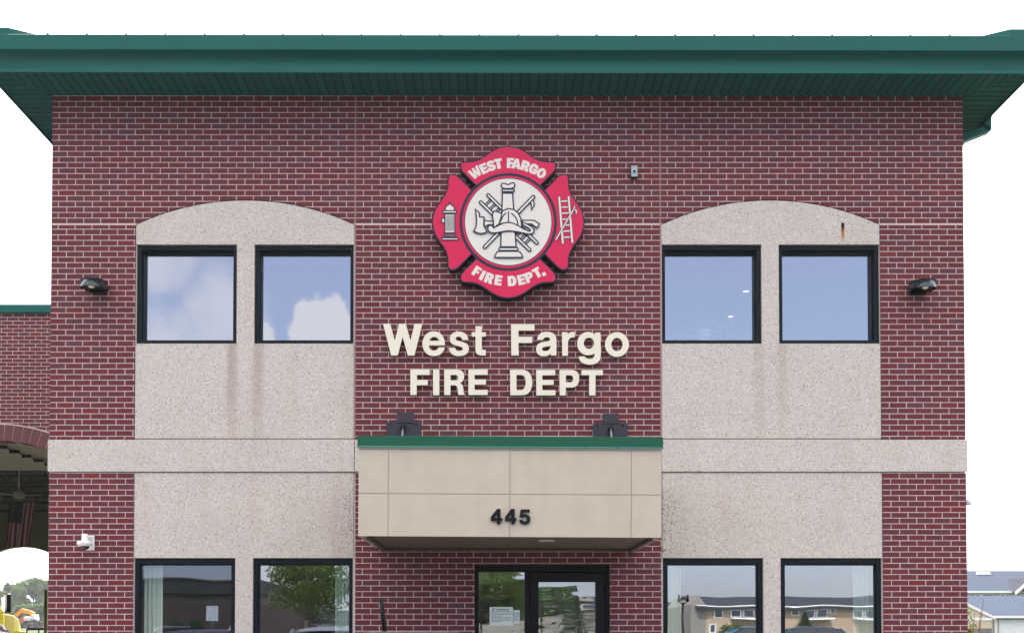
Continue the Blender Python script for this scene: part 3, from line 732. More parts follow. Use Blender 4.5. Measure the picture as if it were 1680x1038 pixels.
BIG = [
 ('W', zA, 'M 25,80 L 113,80 L 168,285 L 222,80 L 302,80 L 358,285 L 412,80 L 503,80 L 408,465 L 326,465 L 263,238 L 205,465 L 124,465 Z', 'wide cream capital W at the start of the upper line of wall lettering'),
 ('e', zA, 'M 778,343 L 583,343 C 585,385 610,407 643,407 C 670,407 692,392 700,368 L 775,368 C 765,430 715,472 643,472 C 560,472 505,412 505,325 C 505,235 562,173 642,173 C 730,173 780,240 778,343 Z M 588,288 L 708,288 C 700,260 678,240 648,240 C 618,240 595,258 588,288 Z', 'cream small letter e between the capital W and the letter s'),
 ('s', zA, 'M 1062,278 L 990,278 C 985,250 968,236 943,236 C 925,236 910,244 910,260 C 910,282 938,290 985,300 C 1040,313 1070,335 1070,382 C 1070,440 1022,473 948,473 C 880,473 833,440 828,373 L 903,373 C 905,397 922,409 950,409 C 975,409 995,402 995,386 C 995,366 975,360 925,348 C 865,333 837,310 837,265 C 837,210 885,175 945,175 C 1012,175 1058,212 1062,278 Z', 'cream small letter s between the letters e and t on the brick'),
 ('t', zA, 'M 1150,110 L 1226,110 L 1226,185 L 1277,185 L 1277,236 L 1226,236 L 1226,375 C 1226,392 1235,398 1252,398 L 1275,398 L 1275,465 C 1190,470 1150,455 1150,390 L 1150,236 L 1103,236 L 1103,185 L 1150,185 Z', 'cream small letter t ending the first word of the upper line'),
 ('F', zBm, 'M 62,88 L 348,88 L 348,163 L 153,163 L 153,238 L 320,238 L 320,313 L 153,313 L 157,465 L 66,465 Z', 'tall cream capital F starting the second word of the upper line'),
 ('a', zBm, 'M 380,275 C 383,212 430,178 498,178 C 575,178 615,215 615,280 L 615,465 L 545,465 L 545,440 C 525,465 495,475 460,475 C 405,475 368,440 368,388 C 368,335 400,310 460,302 C 510,295 537,290 537,272 C 537,252 520,243 498,243 C 472,243 455,255 450,278 Z M 543,345 C 530,355 510,355 480,360 C 455,364 440,370 440,388 C 440,404 455,412 478,412 C 520,412 543,385 543,345 Z', 'cream small letter a between the tall capital F and the r'),
 ('r', zBm, 'M 682,183 L 750,183 L 750,210 C 768,188 795,176 838,180 L 838,245 C 785,240 755,262 755,320 L 755,470 L 685,470 Z', 'cream small letter r between the letters a and g'),
 ('g', zBm, 'M 1085,187 L 1150,187 L 1155,455 C 1155,535 1110,575 1025,577 C 945,577 890,545 887,477 L 960,477 C 965,500 990,507 1022,507 C 1065,507 1082,485 1076,440 C 1055,455 1030,462 1000,462 C 920,462 868,400 868,320 C 868,240 925,180 1000,180 C 1035,180 1060,190 1085,214 Z O 1010 317 62 68', 'cream small letter g with its tail hanging below the line'),
 ('o', zBm, 'O 1351 332 145 150 O 1351 332 69 80', 'cream small letter o ending the upper line of wall lettering'),
 ('F', zA, 'M 358,637 L 592,637 L 592,702 L 438,702 L 438,762 L 570,762 L 570,827 L 435,827 L 435,945 L 358,945 Z', 'cream capital F starting the lower line of wall lettering'),
 ('I', zA, 'M 634,637 L 710,637 L 710,948 L 634,948 Z', 'cream capital I, the plain upright bar in the lower line'),
 ('R', zA, 'M 770,637 L 920,637 C 985,637 1012,668 1012,720 C 1012,765 990,790 955,800 C 990,812 1000,830 1003,880 C 1004,910 1008,930 1020,945 L 945,945 C 932,920 937,900 932,870 C 928,840 918,828 890,828 L 846,828 L 846,945 L 770,945 Z M 846,702 L 846,770 L 905,770 C 925,770 936,758 936,736 C 936,713 925,702 905,702 Z', 'cream capital R between the I and the E in the lower line'),
 ('E', zA, 'M 1064,637 L 1298,637 L 1298,702 L 1140,702 L 1140,757 L 1277,757 L 1277,820 L 1140,820 L 1140,883 L 1298,883 L 1298,945 L 1064,945 Z', 'cream capital E just right of the R, ending the first word of the lower line'),
 ('D', zBm, 'M 50,640 L 200,640 C 275,640 320,700 320,790 C 320,890 280,948 195,948 L 54,948 Z M 128,702 L 130,885 L 180,885 C 222,885 240,850 240,790 C 240,735 222,702 180,702 Z', 'cream capital D starting the second word of the lower line'),
 ('E', zBm, 'M 368,642 L 600,642 L 600,706 L 443,706 L 443,762 L 580,762 L 580,823 L 443,823 L 443,887 L 603,887 L 603,950 L 370,950 Z', 'cream capital E between the D and the P in the lower line'),
 ('P', zBm, 'M 652,642 L 800,642 C 860,642 892,680 892,745 C 892,812 858,855 795,855 L 729,855 L 729,950 L 654,950 Z M 729,705 L 729,792 L 780,792 C 805,792 817,775 817,748 C 817,720 805,705 780,705 Z', 'cream capital P between the E and the final T'),
 ('T', zBm, 'M 920,643 L 1180,643 L 1180,705 L 1090,705 L 1090,950 L 1013,950 L 1013,705 L 920,705 Z', 'cream capital T ending the lower line of wall lettering'),
]
for ch, mp, path, lab in BIG:
    me = glyph_mesh('sign_letter', path, mp, .032, [M_CREAM, M_EDGE])
    o = bpy.data.objects.new('sign_letter', me); C.objects.link(o); o.location.y = YLF + .016
    tag(o, lab, 'sign letter', 'cream letters mounted on the brick wall')
def z5(dx_):
    def f(x, y): p_ = at(790 + (x + dx_)/16.8, 820 + y/16.8, YC - .022); return p_.x, p_.z
    return f
P4 = 'M 430,237 L 523,237 L 523,490 L 575,490 L 575,565 L 520,565 L 520,655 L 430,655 L 425,570 L 257,570 L 257,460 Z M 430,375 L 345,487 L 430,487 Z'
P5 = 'M 1083,250 L 1328,250 L 1328,332 L 1155,332 L 1148,385 C 1260,365 1350,430 1350,520 C 1350,610 1290,667 1195,667 C 1110,667 1045,620 1040,540 L 1130,538 C 1140,565 1160,580 1190,580 C 1230,580 1250,555 1250,520 C 1250,480 1225,455 1190,455 C 1170,455 1150,462 1140,475 L 1045,470 Z'
for dx_, pth, lab in ((0, P4, 'black number 4 first of the three digits on the canopy'), (392, P4, 'black number 4 between the other 4 and the 5'), (0, P5, 'black number 5 last of the digits on the canopy')):
    me = glyph_mesh('house_number', pth, z5(dx_), .018, [M_BLACKM])
    o = bpy.data.objects.new('house_number', me); C.objects.link(o); o.location.y = YC - .0145
    tag(o, lab, 'house number', 'black digits on the canopy front')

# ------------------------------------------------------------------ round fire department emblem
YE = -.15
EC = (833.8, 364.6)
emb = thing('emblem_sign', 'large crimson cross shaped fire department emblem with white centre disc', 'emblem')
def e3(x, y): return at(690 + x/3.707, 225 + y/3.707, YE)      # coordinates of the 3.7x enlargement
def offset(pts, d):
    n_ = len(pts); area = sum(pts[i][0]*pts[(i+1) % n_][1] - pts[(i+1) % n_][0]*pts[i][1] for i in range(n_))
    sg = 1 if area > 0 else -1; out = []
    for i in range(n_):
        p0_, p1_, p2_ = Vector(pts[i-1]), Vector(pts[i]), Vector(pts[(i+1) % n_])
        a = (p1_ - p0_).normalized(); c = (p2_ - p1_).normalized()
        na = Vector((a.y, -a.x)) * sg; nc = Vector((c.y, -c.x)) * sg
        m_ = na + nc
        if m_.length < 1e-6: m_ = na.copy()
        m_.normalize(); k_ = 1 / max(.45, m_.dot(na)); out.append(tuple(p1_ + m_ * d * k_))
    return out
def smooth(pts, it=2, closed=True):
    for _ in range(it):
        q = []; n_ = len(pts)
        for i in range(n_ if closed else n_ - 1):
            a, c = pts[i], pts[(i+1) % n_]
            q += [(a[0]*.75 + c[0]*.25, a[1]*.75 + c[1]*.25), (a[0]*.25 + c[0]*.75, a[1]*.25 + c[1]*.75)]
        if not closed: q = [pts[0]] + q + [pts[-1]]
        pts = q
    return pts
# one lobe (the upper one) relative to the centre (533,517); y grows downwards
half = [(470-3, 0)]
lobe_r = [(0, -466), (60, -456), (108, -430), (165, -387), (217, -369), (262, -371), (286, -364), (295, -344), (290, -316), (270, -292)]
lobe_in = [(192, -216)]
lobe_r = smooth(lobe_r, 2, False)
right = lobe_r + lobe_in
a1 = math.atan2(192, 216)
arc_in = [(285*math.sin(a1 - 2*a1*i/16), -285*math.cos(a1 - 2*a1*i/16)) for i in range(1, 16)]
lobe = right + arc_in + [(-x, y) for x, y in reversed(right)][:-1]
def rot(pts, k):
    for _ in range(k): pts = [(-y, x) for x, y in pts]
    return pts
def E2(p, dy=0.0):
    q = e3(533 + p[0], 517 + p[1]); return (q.x, q.z)
def circ(r_, n_=72): return [(r_*math.cos(2*math.pi*i/n_), r_*math.sin(2*math.pi*i/n_)) for i in range(n_)]
def inward(pts, d): return offset(pts, -d)
b = MB()
for k in range(4): b.prism([E2(p_) for p_ in rot(lobe, k)], YE, YE + .105)
b.prism([E2(p_) for p_ in circ(292)], YE - .0006, YE + .104)
for sx in (-1, 1):
    for sz in (-1, 1): c = E2((sx*200, sz*200)); b.tube((c[0], YE + .1, c[1]), (c[0], -.002, c[1]), .02, n=8)
b.build('emblem_body', M_BLACKM, emb)
lobes = []
for k in range(4):
    pts = rot(lobe, k); b = MB(); b.mi = 0; b.prism([E2(p_) for p_ in inward(pts, 1.5)], YE - .0015, YE - .0008)
    b.mi = 1; b.prism([E2(p_) for p_ in inward(pts, 8)], YE - .0030, YE - .0018)
    lobes.append(b.build('emblem_lobe', [M_NAVY, M_RED], emb))
b = MB()
for r_, mi, y in ((297, 0, .0042), (279, 1, .0050), (267, 0, .0058), (262.5, 2, .0066)):
    b.mi = mi; b.prism([E2(p_) for p_ in circ(r_, 96)], YE - y, YE - y + .0006)
disc = b.build('emblem_disc', [M_NAVY, M_RED, M_WHITE], emb)

class Art:
    """painter's layers of outlined white shapes; every layer sits a little proud of the last"""
    def __init__(s, fn, y, lw, bgi=1): s.b = MB(); s.fn = fn; s.y = y; s.lw = lw
    def layer(s, pts, mi, dy=.0004):
        s.y -= dy; s.b.mi = mi; s.b.prism([s.fn(p_) for p_ in pts], s.y, s.y + dy * .9)
    def shape(s, pts, sm=0, closed=True):
        if sm: pts = smooth(pts, sm)
        s.layer(offset(pts, s.lw/2), 0); s.layer(offset(pts, -s.lw/2), 1)
    def cap(s, p, q, w_, rnd=True):
        p, q = Vector(p), Vector(q); d = (q - p).normalized(); n_ = Vector((-d.y, d.x)); r_ = w_/2
        if rnd:
            a0 = math.atan2(n_.y, n_.x)
            pts = [tuple(p + Vector((math.cos(a0 + math.pi*i/6), math.sin(a0 + math.pi*i/6)))*r_) for i in range(7)] + [tuple(q + Vector((math.cos(a0 + math.pi + math.pi*i/6), math.sin(a0 + math.pi + math.pi*i/6)))*r_) for i in range(7)]
        else: pts = [tuple(p + n_*r_), tuple(p - n_*r_), tuple(q - n_*r_), tuple(q + n_*r_)]
        return pts
    def bar(s, p, q, w_, rnd=True): s.shape(s.cap(p, q, w_, rnd))
    def line(s, pts, w_, mi=0, sm=0):
        if sm: pts = smooth(pts, sm, False)
        L, Rr = [], []
        for i, p_ in enumerate(pts):
            a = Vector(pts[max(0, i-1)]); c = Vector(pts[min(len(pts)-1, i+1)]); d = (c - a).normalized(); n_ = Vector((-d.y, d.x)) * w_/2
            L.append(tuple(Vector(p_) + n_)); Rr.append(tuple(Vector(p_) - n_))
        s.layer(L + list(reversed(Rr)), mi)
def zc6(p_): q = at(760 + p_[0]/6.92, 290 + p_[1]/6.92, YE); return (q.x, q.z)
A = Art(zc6, YE - .0067, 15)
A1, A2, B1, B2 = (283, 215), (835, 755), (200, 297), (752, 835)
L_ = (Vector(A2) - Vector(A1)); 
for t in (.075, .165, .255, .345, .62, .71, .80, .885):
    p_ = Vector(A1) + L_*t; q_ = Vector(B1) + L_*t; A.bar(tuple(p_), tuple(q_), 20, False)
A.bar(A1, A2, 32); A.bar(B1, B2, 32)
A.shape([(752, 290), (782, 262), (800, 290), (806, 325), (775, 383), (776, 340), (768, 312)])
A.bar((245, 802), (795, 236), 34)
A.shape([(445, 195), (560, 195), (600, 815), (425, 815)])
A.layer([(440, 176), (565, 176), (565, 200), (440, 200)], 0); A.layer([(425, 794), (605, 794), (607, 815), (423, 815)], 0)
A.bar((452, 164), (566, 164), 26); A.shape([(445, 143), (430, 110), (440, 82), (475, 86), (510, 102), (540, 82), (568, 74), (588, 92), (572, 143)], 2)
A.bar((420, 828), (606, 828), 32); A.shape([(358, 923), (362, 895), (385, 862), (405, 854), (622, 854), (648, 866), (666, 895), (672, 923)])
A.shape([(238, 503), (280, 513), (345, 513), (345, 550), (285, 553), (240, 578)])
A.shape([(138, 380), (180, 415), (186, 465), (236, 468), (232, 560), (268, 628), (250, 645), (190, 655), (118, 628), (143, 590), (153, 520), (148, 440)])
A.shape([(660, 505), (800, 503), (862, 542), (838, 590), (775, 545), (690, 545)])
A.shape([(278, 605), (285, 568), (318, 560), (348, 588), (400, 562), (460, 535), (520, 527), (580, 543), (650, 580), (720, 620), (750, 632), (765, 618), (755, 600), (670, 552), (668, 518), (770, 572), (802, 600), (800, 645), (765, 662), (690, 654), (600, 632), (510, 622), (420, 638), (350, 650), (298, 640)], 1)
A.shape([(412, 548), (422, 450), (448, 398), (508, 372), (572, 382), (622, 420), (652, 482), (664, 585), (600, 556), (520, 527), (460, 535)])
A.shape([(278, 605), (285, 568), (318, 560), (348, 588), (400, 562), (460, 535), (520, 527), (580, 543), (650, 580), (700, 612), (690, 650), (600, 632), (510, 622), (420, 638), (350, 650), (298, 640)], 1)
A.layer([(640, 590), (700, 618), (750, 637), (775, 625), (768, 648), (700, 645), (620, 628)], 1)
A.line([(513, 402), (513, 522)], 13); A.line([(488, 418), (450, 455), (420, 525)], 13, 0, 1); A.line([(545, 424), (590, 462), (614, 510), (622, 562)], 13, 0, 1)
A.shape([(330, 440), (348, 402), (385, 408), (436, 430), (430, 470), (405, 548), (345, 590), (342, 520)], 0)
A.b.build('tool_drawing', [M_NAVY, M_WHITE], disc)
def zl(p_): q = at(700 + p_[0]/6.1, 280 + p_[1]/6.1, YE); return (q.x, q.z)
A = Art(zl, YE - .0032, 12)
A.shape([(150, 478), (185, 478), (185, 522), (150, 522)])
A.shape([(186, 402), (188, 372), (205, 350), (222, 342), (226, 320), (236, 320), (240, 342), (258, 350), (275, 370), (279, 402)]); A.shape([(162, 403), (300, 403), (300, 426), (162, 426)])
A.shape([(182, 436), (282, 436), (282, 625), (182, 625)]); A.shape([(174, 642), (292, 642), (292, 657), (174, 657)]); A.shape([(152, 675), (314, 675), (314, 696), (152, 696)])
for x_ in (196, 208, 220, 232, 244, 256, 268): A.line([(x_, 450), (x_, 606)], 4.5)
A.b.build('hydrant_drawing', [M_NAVY, M_WHITE], lobes[3])
def zr_(p_): q = at(880 + p_[0]/6.11, 280 + p_[1]/6.11, YE); return (q.x, q.z)
A = Art(zr_, YE - .0032, 5)
for k in range(7):
    t = .10 + k*.128; A.bar((228 + 37*t, 262 + 473*t), (322 + 38*t, 258 + 470*t), 19, False)
A.bar((228, 262), (265, 735), 24, False); A.bar((322, 258), (360, 728), 24, False)
A.bar((195, 695), (368, 400), 17); A.shape([(378, 345), (388, 352), (386, 395), (374, 405), (366, 395)]); A.shape([(384, 392), (402, 392), (411, 415), (402, 440), (390, 452), (394, 420), (380, 402)])
A.b.build('ladder_drawing', [M_NAVY, M_WHITE], lobes[1])
HV = {
 'W': (114, 'M 0,0 L 28,0 L 38,58 L 48,0 L 66,0 L 76,58 L 86,0 L 114,0 L 94,100 L 64,100 L 57,55 L 50,100 L 20,100 Z'),
 'E': (70, 'M 0,0 L 70,0 L 70,24 L 33,24 L 33,38 L 66,38 L 66,61 L 33,61 L 33,76 L 70,76 L 70,100 L 0,100 Z'),
 'S': (80, 'M 78,30 L 46,33 C 45,24 42,21 38,21 C 34,21 32,24 32,27 C 32,33 40,35 52,39 C 70,45 80,52 80,69 C 80,88 64,101 40,101 C 14,101 0,88 0,66 L 32,64 C 33,75 36,79 41,79 C 45,79 48,76 48,72 C 48,66 40,64 28,60 C 10,54 1,47 1,30 C 1,12 16,-1 40,-1 C 64,-1 76,10 78,30 Z'),
 'T': (74, 'M 0,0 L 74,0 L 74,25 L 54,25 L 54,100 L 20,100 L 20,25 L 0,25 Z'),
 'F': (66, 'M 0,0 L 66,0 L 66,24 L 33,24 L 33,40 L 60,40 L 60,63 L 33,63 L 33,100 L 0,100 Z'),
 'A': (92, 'M 30,0 L 62,0 L 94,100 L 60,100 L 57,85 L 35,85 L 32,100 L -2,100 Z M 46,32 L 40,62 L 52,62 Z'),
 'R': (80, 'M 0,0 L 46,0 C 68,0 78,10 78,30 C 78,44 72,52 62,56 C 70,60 74,70 82,100 L 46,100 C 42,85 40,68 34,66 L 33,66 L 33,100 L 0,100 Z M 33,23 L 33,43 L 38,43 C 43,43 46,39 46,33 C 46,27 43,23 38,23 Z'),
 'G': (84, 'M 84,36 L 52,40 C 51,30 47,25 43,25 C 36,25 33,34 33,50 C 33,66 36,76 43,76 C 48,76 51,73 52,67 L 42,67 L 42,45 L 84,45 L 84,88 C 74,97 60,101 44,101 C 16,101 0,82 0,50 C 0,18 16,-1 44,-1 C 68,-1 82,12 84,36 Z'),
 'O': (86, 'O 43 50 43 51 O 43 50 11 26'), 'I': (34, 'M 0,0 L 34,0 L 34,100 L 0,100 Z'),
 'D': (82, 'M 0,0 L 40,0 C 68,0 82,18 82,50 C 82,82 68,100 40,100 L 0,100 Z M 33,24 L 33,76 L 37,76 C 45,76 49,68 49,50 C 49,32 45,24 37,24 Z'),
 'P': (78, 'M 0,0 L 46,0 C 70,0 78,12 78,33 C 78,54 66,66 46,66 L 33,66 L 33,100 L 0,100 Z M 33,23 L 33,43 L 38,43 C 43,43 46,39 46,33 C 46,27 43,23 38,23 Z'),
 '.': (34, 'M 0,33 L 34,33 L 34,67 L 0,67 Z')}
def curved(items, sc0, org, lobe_o, down):
    for ch, zx, zy in items:
        px_, py_ = org[0] + zx/sc0, org[1] + zy/sc0
        ang = math.atan2(px_ - EC[0], EC[1] - py_) if not down else -math.atan2(px_ - EC[0], py_ - EC[1])
        w_, path = HV[ch]; s_ = .166
        def mp(x, y):
            lx, ly = (x - w_/2)*s_*1.03, (y - 50)*s_
            rx_ = lx*math.cos(ang) - ly*math.sin(ang); ry_ = lx*math.sin(ang) + ly*math.cos(ang)
            q = at(px_ + rx_, py_ + ry_, YE); return q.x, q.z
        me = glyph_mesh('emblem_letter', path, mp, .0012, [M_WHITE])
        o = bpy.data.objects.new('emblem_letter', me); C.objects.link(o); o.parent = lobe_o; o.location.y = YE - .0040
curved([('W',228,388),('E',393,312),('S',532,260),('T',668,222),('F',895,208),('A',1010,222),('R',1180,262),('G',1335,318),('O',1485,400)], 11.586, (760, 250), lobes[0], False)
curved([('F',205,185),('I',318,262),('R',452,318),('E',632,357),('D',900,372),('E',1083,348),('P',1236,300),('T',1395,210),('.',1530,238)], 12.0, (765, 430), lobes[2], True)

# ------------------------------------------------------------------ wall fixtures
M_RIM = plain('glossy_blue_black_paint', (.03, .05, .07), .22, .6, .1, 5)
def wall_light(u, v, lab):
    c = at(u, v)
    L = thing('wall_light', lab, 'wall light', 'wall lights at the two ends of the facade', loc=(c.x, 0, c.z))
    MB().box(-.088, .088, -.07, -.002, -.030, .105).build('mounting_box', M_BLACKM, L, bevel=.012)
    hw, y0, y1 = .135, -.05, -.34
    pts = [(-hw, y0), (-hw, y1 + .12)] + [(-hw*math.cos(math.pi*i/14), y1 + .12 - .12*math.sin(math.pi*i/14)) for i in range(1, 14)] + [(hw, y1 + .12), (hw, y0)]
    pts = [p_ for p_ in pts]
    b = MB(); n_ = len(pts); zb, zt_ = .0, .078
    lo = [b.bm.verts.new((x, y, zb + (y - y0) * .10)) for x, y in pts]; up = [b.bm.verts.new((x * .93, y + .012 * (y < -.2), zt_ + (y - y0) * .10)) for x, y in pts]
    for i in range(n_ - 1): f = b.bm.faces.new((lo[i], lo[i+1], up[i+1], up[i])); f.smooth = True
    b.bm.faces.new(up); b.bm.faces.new((lo[-1], lo[0], up[0], up[-1]))
    b.build('light_head', M_RIM, L)
    b = MB(); lo2 = [(x * .94, y + (.01 if y < -.1 else 0), zb + .012 + (y - y0) * .10) for x, y in pts]; b.face(lo2); b.build('light_underside', M_BLACKM, L)
    for k in range(9):
        x = -hw*.84 + k * hw*.84*2/8; ye = y1 + .12 - .12*math.sqrt(max(0, 1 - (x/hw)**2)) + .02
        M_ = Matrix.Identity(4); b = MB(); b.face([(x - .005, y0, zt_), (x - .005, ye, zt_ + (ye - y0)*.10 - .002), (x - .005, ye + .01, zt_ + .026 + (ye - y0)*.10), (x - .005, y0, zt_ + .03)]); 
        b.face([(x + .005, y0, zt_), (x + .005, ye, zt_ + (ye - y0)*.10 - .002), (x + .005, ye + .01, zt_ + .026 + (ye - y0)*.10), (x + .005, y0, zt_ + .03)])
        b.face([(x - .005, ye + .01, zt_ + .026 + (ye - y0)*.10), (x + .005, ye + .01, zt_ + .026 + (ye - y0)*.10), (x + .005, y0, zt_ + .03), (x - .005, y0, zt_ + .03)])
        b.face([(x - .005, ye, zt_ + (ye - y0)*.10 - .002), (x + .005, ye, zt_ + (ye - y0)*.10 - .002), (x + .005, ye + .01, zt_ + .026 + (ye - y0)*.10), (x - .005, ye + .01, zt_ + .026 + (ye - y0)*.10)])
        b.build('cooling_fin', M_BLACKM, L)
    MB().lathe([(0, -.010), (.024, -.008), (.036, .002), (.038, .012)], T(0, -.235, -.012)).build('light_lens', M_LENS, L)
    return L
wall_light(163, 480, 'black domed wall light on the left brick end of the facade')
wall_light(1504, 481.5, 'black domed wall light on the right brick end of the facade')

c = at(148.5, 890.5)
K = thing('security_camera', 'white dome security camera on a wall arm low on the left brick', 'security camera', loc=(c.x, 0, c.z))
MB().box(-.052, .052, -.022, -.001, -.088, .088).build('mounting_plate', M_WHITEP, K, bevel=.01)
for sx, sz in ((.036, .072), (.036, -.072), (-.036, .072), (-.036, -.072)): MB().tube((sx, -.0225, sz), (sx, -.027, sz), .006, n=8).build('screw', M_GREYBOX, K)
b = MB(); A0 = [(-.028, -.02, -.02), (.028, -.02, -.02), (.028, -.02, .075), (-.028, -.02, .075)]; B0 = [(-.030, -.13, .02), (.030, -.13, .02), (.030, -.13, .070), (-.030, -.13, .070)]
b.face(A0); b.face(B0)
for k in range(4): b.face([A0[k], A0[(k+1)%4], B0[(k+1)%4], B0[k]])
b.build('arm', M_WHITEP, K, bevel=.006)
MB().lathe([(0, .082), (.033, .080), (.036, .07), (.036, .005), (.045, -.004), (.084, -.012), (.088, -.02), (.088, -.034), (.080, -.055), (.06, -.066), (0, -.066)], T(0, -.165, .015)).build('camera_housing', M_WHITEP, K)
MB().lathe([(.052, -.066), (.048, -.085), (.032, -.102), (0, -.108)], T(0, -.165, .015)).build('camera_dome', M_CARGLASS, K)

c = at(1039.5, 285)
K = thing('photocell_box', 'small pale grey electrical box with a dark sensor, right of the emblem', 'sensor box', loc=(c.x, 0, c.z))
MB().box(-.040, .040, -.062, -.001, -.068, .068).build('box_body', M_SEAM, K, bevel=.004)
MB().box(-.037, .037, -.068, -.0625, -.066, .066).build('box_cover', M_GREYBOX, K, bevel=.002)
MB().lathe([(.013, 0), (.013, .012), (.008, .02), (0, .022)], T(0, -.068, -.006, R(90))).build('sensor', M_BLACKM, K)
for sz in (-.05, .055): MB().tube((0, -.0685, sz), (0, -.071, sz), .0035, n=8).build('screw', M_SEAM, K)

# small lamp on the right side wall
c = at(1592, 823, 1.5)
K = thing('side_camera', 'tiny white camera poking out from the right side wall', 'security camera', loc=(XR, .13, at(1592, 823, .13).z))
MB().box(.001, .05, -.03, .03, -.02, .03).build('arm', M_WHITEP, K, bevel=.006); MB().lathe([(0, .03), (.04, .028), (.045, -.02), (.03, -.035), (0, -.04)], T(.085, 0, 0)).build('camera_housing', M_WHITEP, K)

# recessed light under the canopy
c = at(897, 886.5, -1.2)
K = thing('recessed_light', 'round pale recessed light in the brown underside of the canopy', 'recessed light', loc=(c.x, -1.15, cb - .002))
MB().lathe([(.085, .0), (.085, -.008), (.07, -.01)], Matrix.Identity(4)).build('trim_ring', M_WHITEP, K); MB().lathe([(.07, -.004), (0, -.004)], Matrix.Identity(4)).build('light_lens', M_LENS, K)

# ------------------------------------------------------------------ things seen through the windows
M_CURT = plain('sheer_curtain', (.70, .80, .74), .9, 0, .1, 2)
def curtain(x0, x1, y, z0, z1, lab, folds, amp=.03, grp='curtains in the ground floor windows'):
    b = MB(); n_ = folds * 8; sd_ = random.random() * 9
    for i in range(n_):
        P_2 = []
        for q in (i, i + 1):
            t = q / n_; P_2.append((x0 + (x1 - x0) * t, y + amp * math.sin(t * folds * 2 * math.pi + sd_) + .3*amp*math.sin(t * 31)))
        (xa, ya), (xb, yb) = P_2
        vs_ = [b.bm.verts.new(p_) for p_ in ((xa, ya, z0), (xb, yb, z0), (xb, yb, z1), (xa, ya, z1))]; f = b.bm.faces.new(vs_); f.smooth = True
    bmesh.ops.remove_doubles(b.bm, verts=b.bm.verts, dist=1e-4)
    o = b.build('curtain', M_CURT); tag(o, lab, 'curtain', grp)
curtain(X(235, 980, .3), X(266, 980, .3), .32, .3, 2.35, 'pale green curtain at the left side of the leftmost lower window', 4)
curtain(X(549, 980, .3), X(577, 980, .3), .32, .3, 2.35, 'pale curtain at the right side of the lower window that mirrors a tree', 5)
curtain(X(1089, 980, .3), X(1117, 980, .3), .32, .3, 2.35, 'pale curtain at the left side of the lower window just right of the entrance', 6)
curtain(X(1402, 980, .3), X(1436, 980, .3), .32, .3, 2.35, 'pale gathered curtain at the right side of the rightmost lower window', 4, .04)
M_LEAFI = plain('indoor_leaf', (.20, .28, .16), .6)
pc = at(1156, 550, .27)
K = thing('potted_plant', 'leafy plant in a white pot on the sill inside an upper window', 'potted plant', loc=(pc.x, .27, at(1156, 543, .27).z - .145))
MB().lathe([(0, 0), (.06, 0), (.085, .12), (.092, .125), (.092, .145), (.078, .145), (.07, .12), (0, .12)], Matrix.Identity(4)).build('pot', M_WHITEP, K)
b = MB()
for k in range(300):
    a = random.uniform(0, 2*math.pi); r_ = random.random()**.6 * .34; h = .13 + random.random() * .18 * (1 - r_) ; c0_ = Vector((r_*math.cos(a), r_*math.sin(a)*.22, h - r_*.1))
    d = Vector((random.gauss(0, 1), random.gauss(0, 1), random.gauss(0, 1))).normalized(); u_ = d.orthogonal().normalized(); l_ = random.uniform(.012, .03)
    b.face([c0_ - d*l_, c0_ + u_*l_*.4, c0_ + d*l_, c0_ - u_*l_*.4])
b.build('foliage', M_LEAFI, K)
MB().box(W3[0] + .02, W3[1] - .02, .24, .75, at(1156, 543, .55).z - .185, at(1156, 543, .55).z - .147).build('window_shelf', M_ROOM, station)
for (u, v, lab) in ((1201, 516, 'lit round ceiling lamp seen low through the upper window right of the emblem'), (1226.5, 474, 'lit round ceiling lamp near the frame of the upper window, above the other lamp')):
    a = (1028 - v) / F_PX; dd = (6.28 - EYE) / (a + .0005); yy = dd - DIST
    K = thing('ceiling_light', lab, 'ceiling light', 'round lamps in the upstairs ceiling', loc=((u - CU)/F_PX*dd, yy, 6.278))
    MB().lathe([(.050, 0), (.050, -.006), (.045, -.008)], Matrix.Identity(4)).build('trim_ring', M_CEIL, K); MB().lathe([(.045, -.006), (0, -.006)], Matrix.Identity(4)).build('light_lens', M_LAMPON, K)
# notices taped inside the sidelight
M_PAPER = plain('notice_paper', (.74, .84, .80), .7, 0, .03); M_INK = plain('notice_print', (.10, .13, .13), .8)
def notice(u0, u1, v0, v1, lab, lines):
    y = YD + .046; p0_, p1_ = at(u0, v1, y), at(u1, v0, y)
    K = thing('paper_notice', lab, 'notice', 'notices behind the entrance sidelight', loc=(p0_.x, y, p0_.z)); w_, h_ = p1_.x - p0_.x, p1_.z - p0_.z
    MB().box(0, w_, 0, .001, 0, h_).build('sheet', M_PAPER, K)
    b = MB()
    for k in range(lines):
        zz = h_ * (.74 - k * .62 / lines); x = .07*w_; e_ = (.93 if k % 4 != 3 else .55)*w_
        while x < e_: l_ = random.uniform(.04, .12)*w_; b.box(x, min(x + l_, e_), -.0012, -.0002, zz, zz + .006); x += l_ + .02*w_
    b.build('text_lines', M_INK, K)
    return K, w_, h_
K, w_, h_ = notice(803.3, 841.5, 995, 1025.5, 'larger pale green printed notice in the sidelight beside the door', 8)
b = MB(); b.box(.12*w_, .16*w_, -.0012, -.0002, h_*.78, h_*.92); b.box(.16*w_, .24*w_, -.0012, -.0002, h_*.88, h_*.92)
for k in range(5): b.box((.30 + k*.11)*w_, (.38 + k*.11)*w_, -.0012, -.0002, h_*.82, h_*.90)
b.build('heading', M_INK, K)
notice(842.5, 852.8, 1000, 1022, 'smaller narrow notice right of the bigger notice in the sidelight', 6)
MB().box(X(803, 995, YD), X(853, 995, YD), YD + .0455, YD + .0465, Z(1060, YD), Z(1058, YD)).build('tape_strip', M_PAPER, ent)

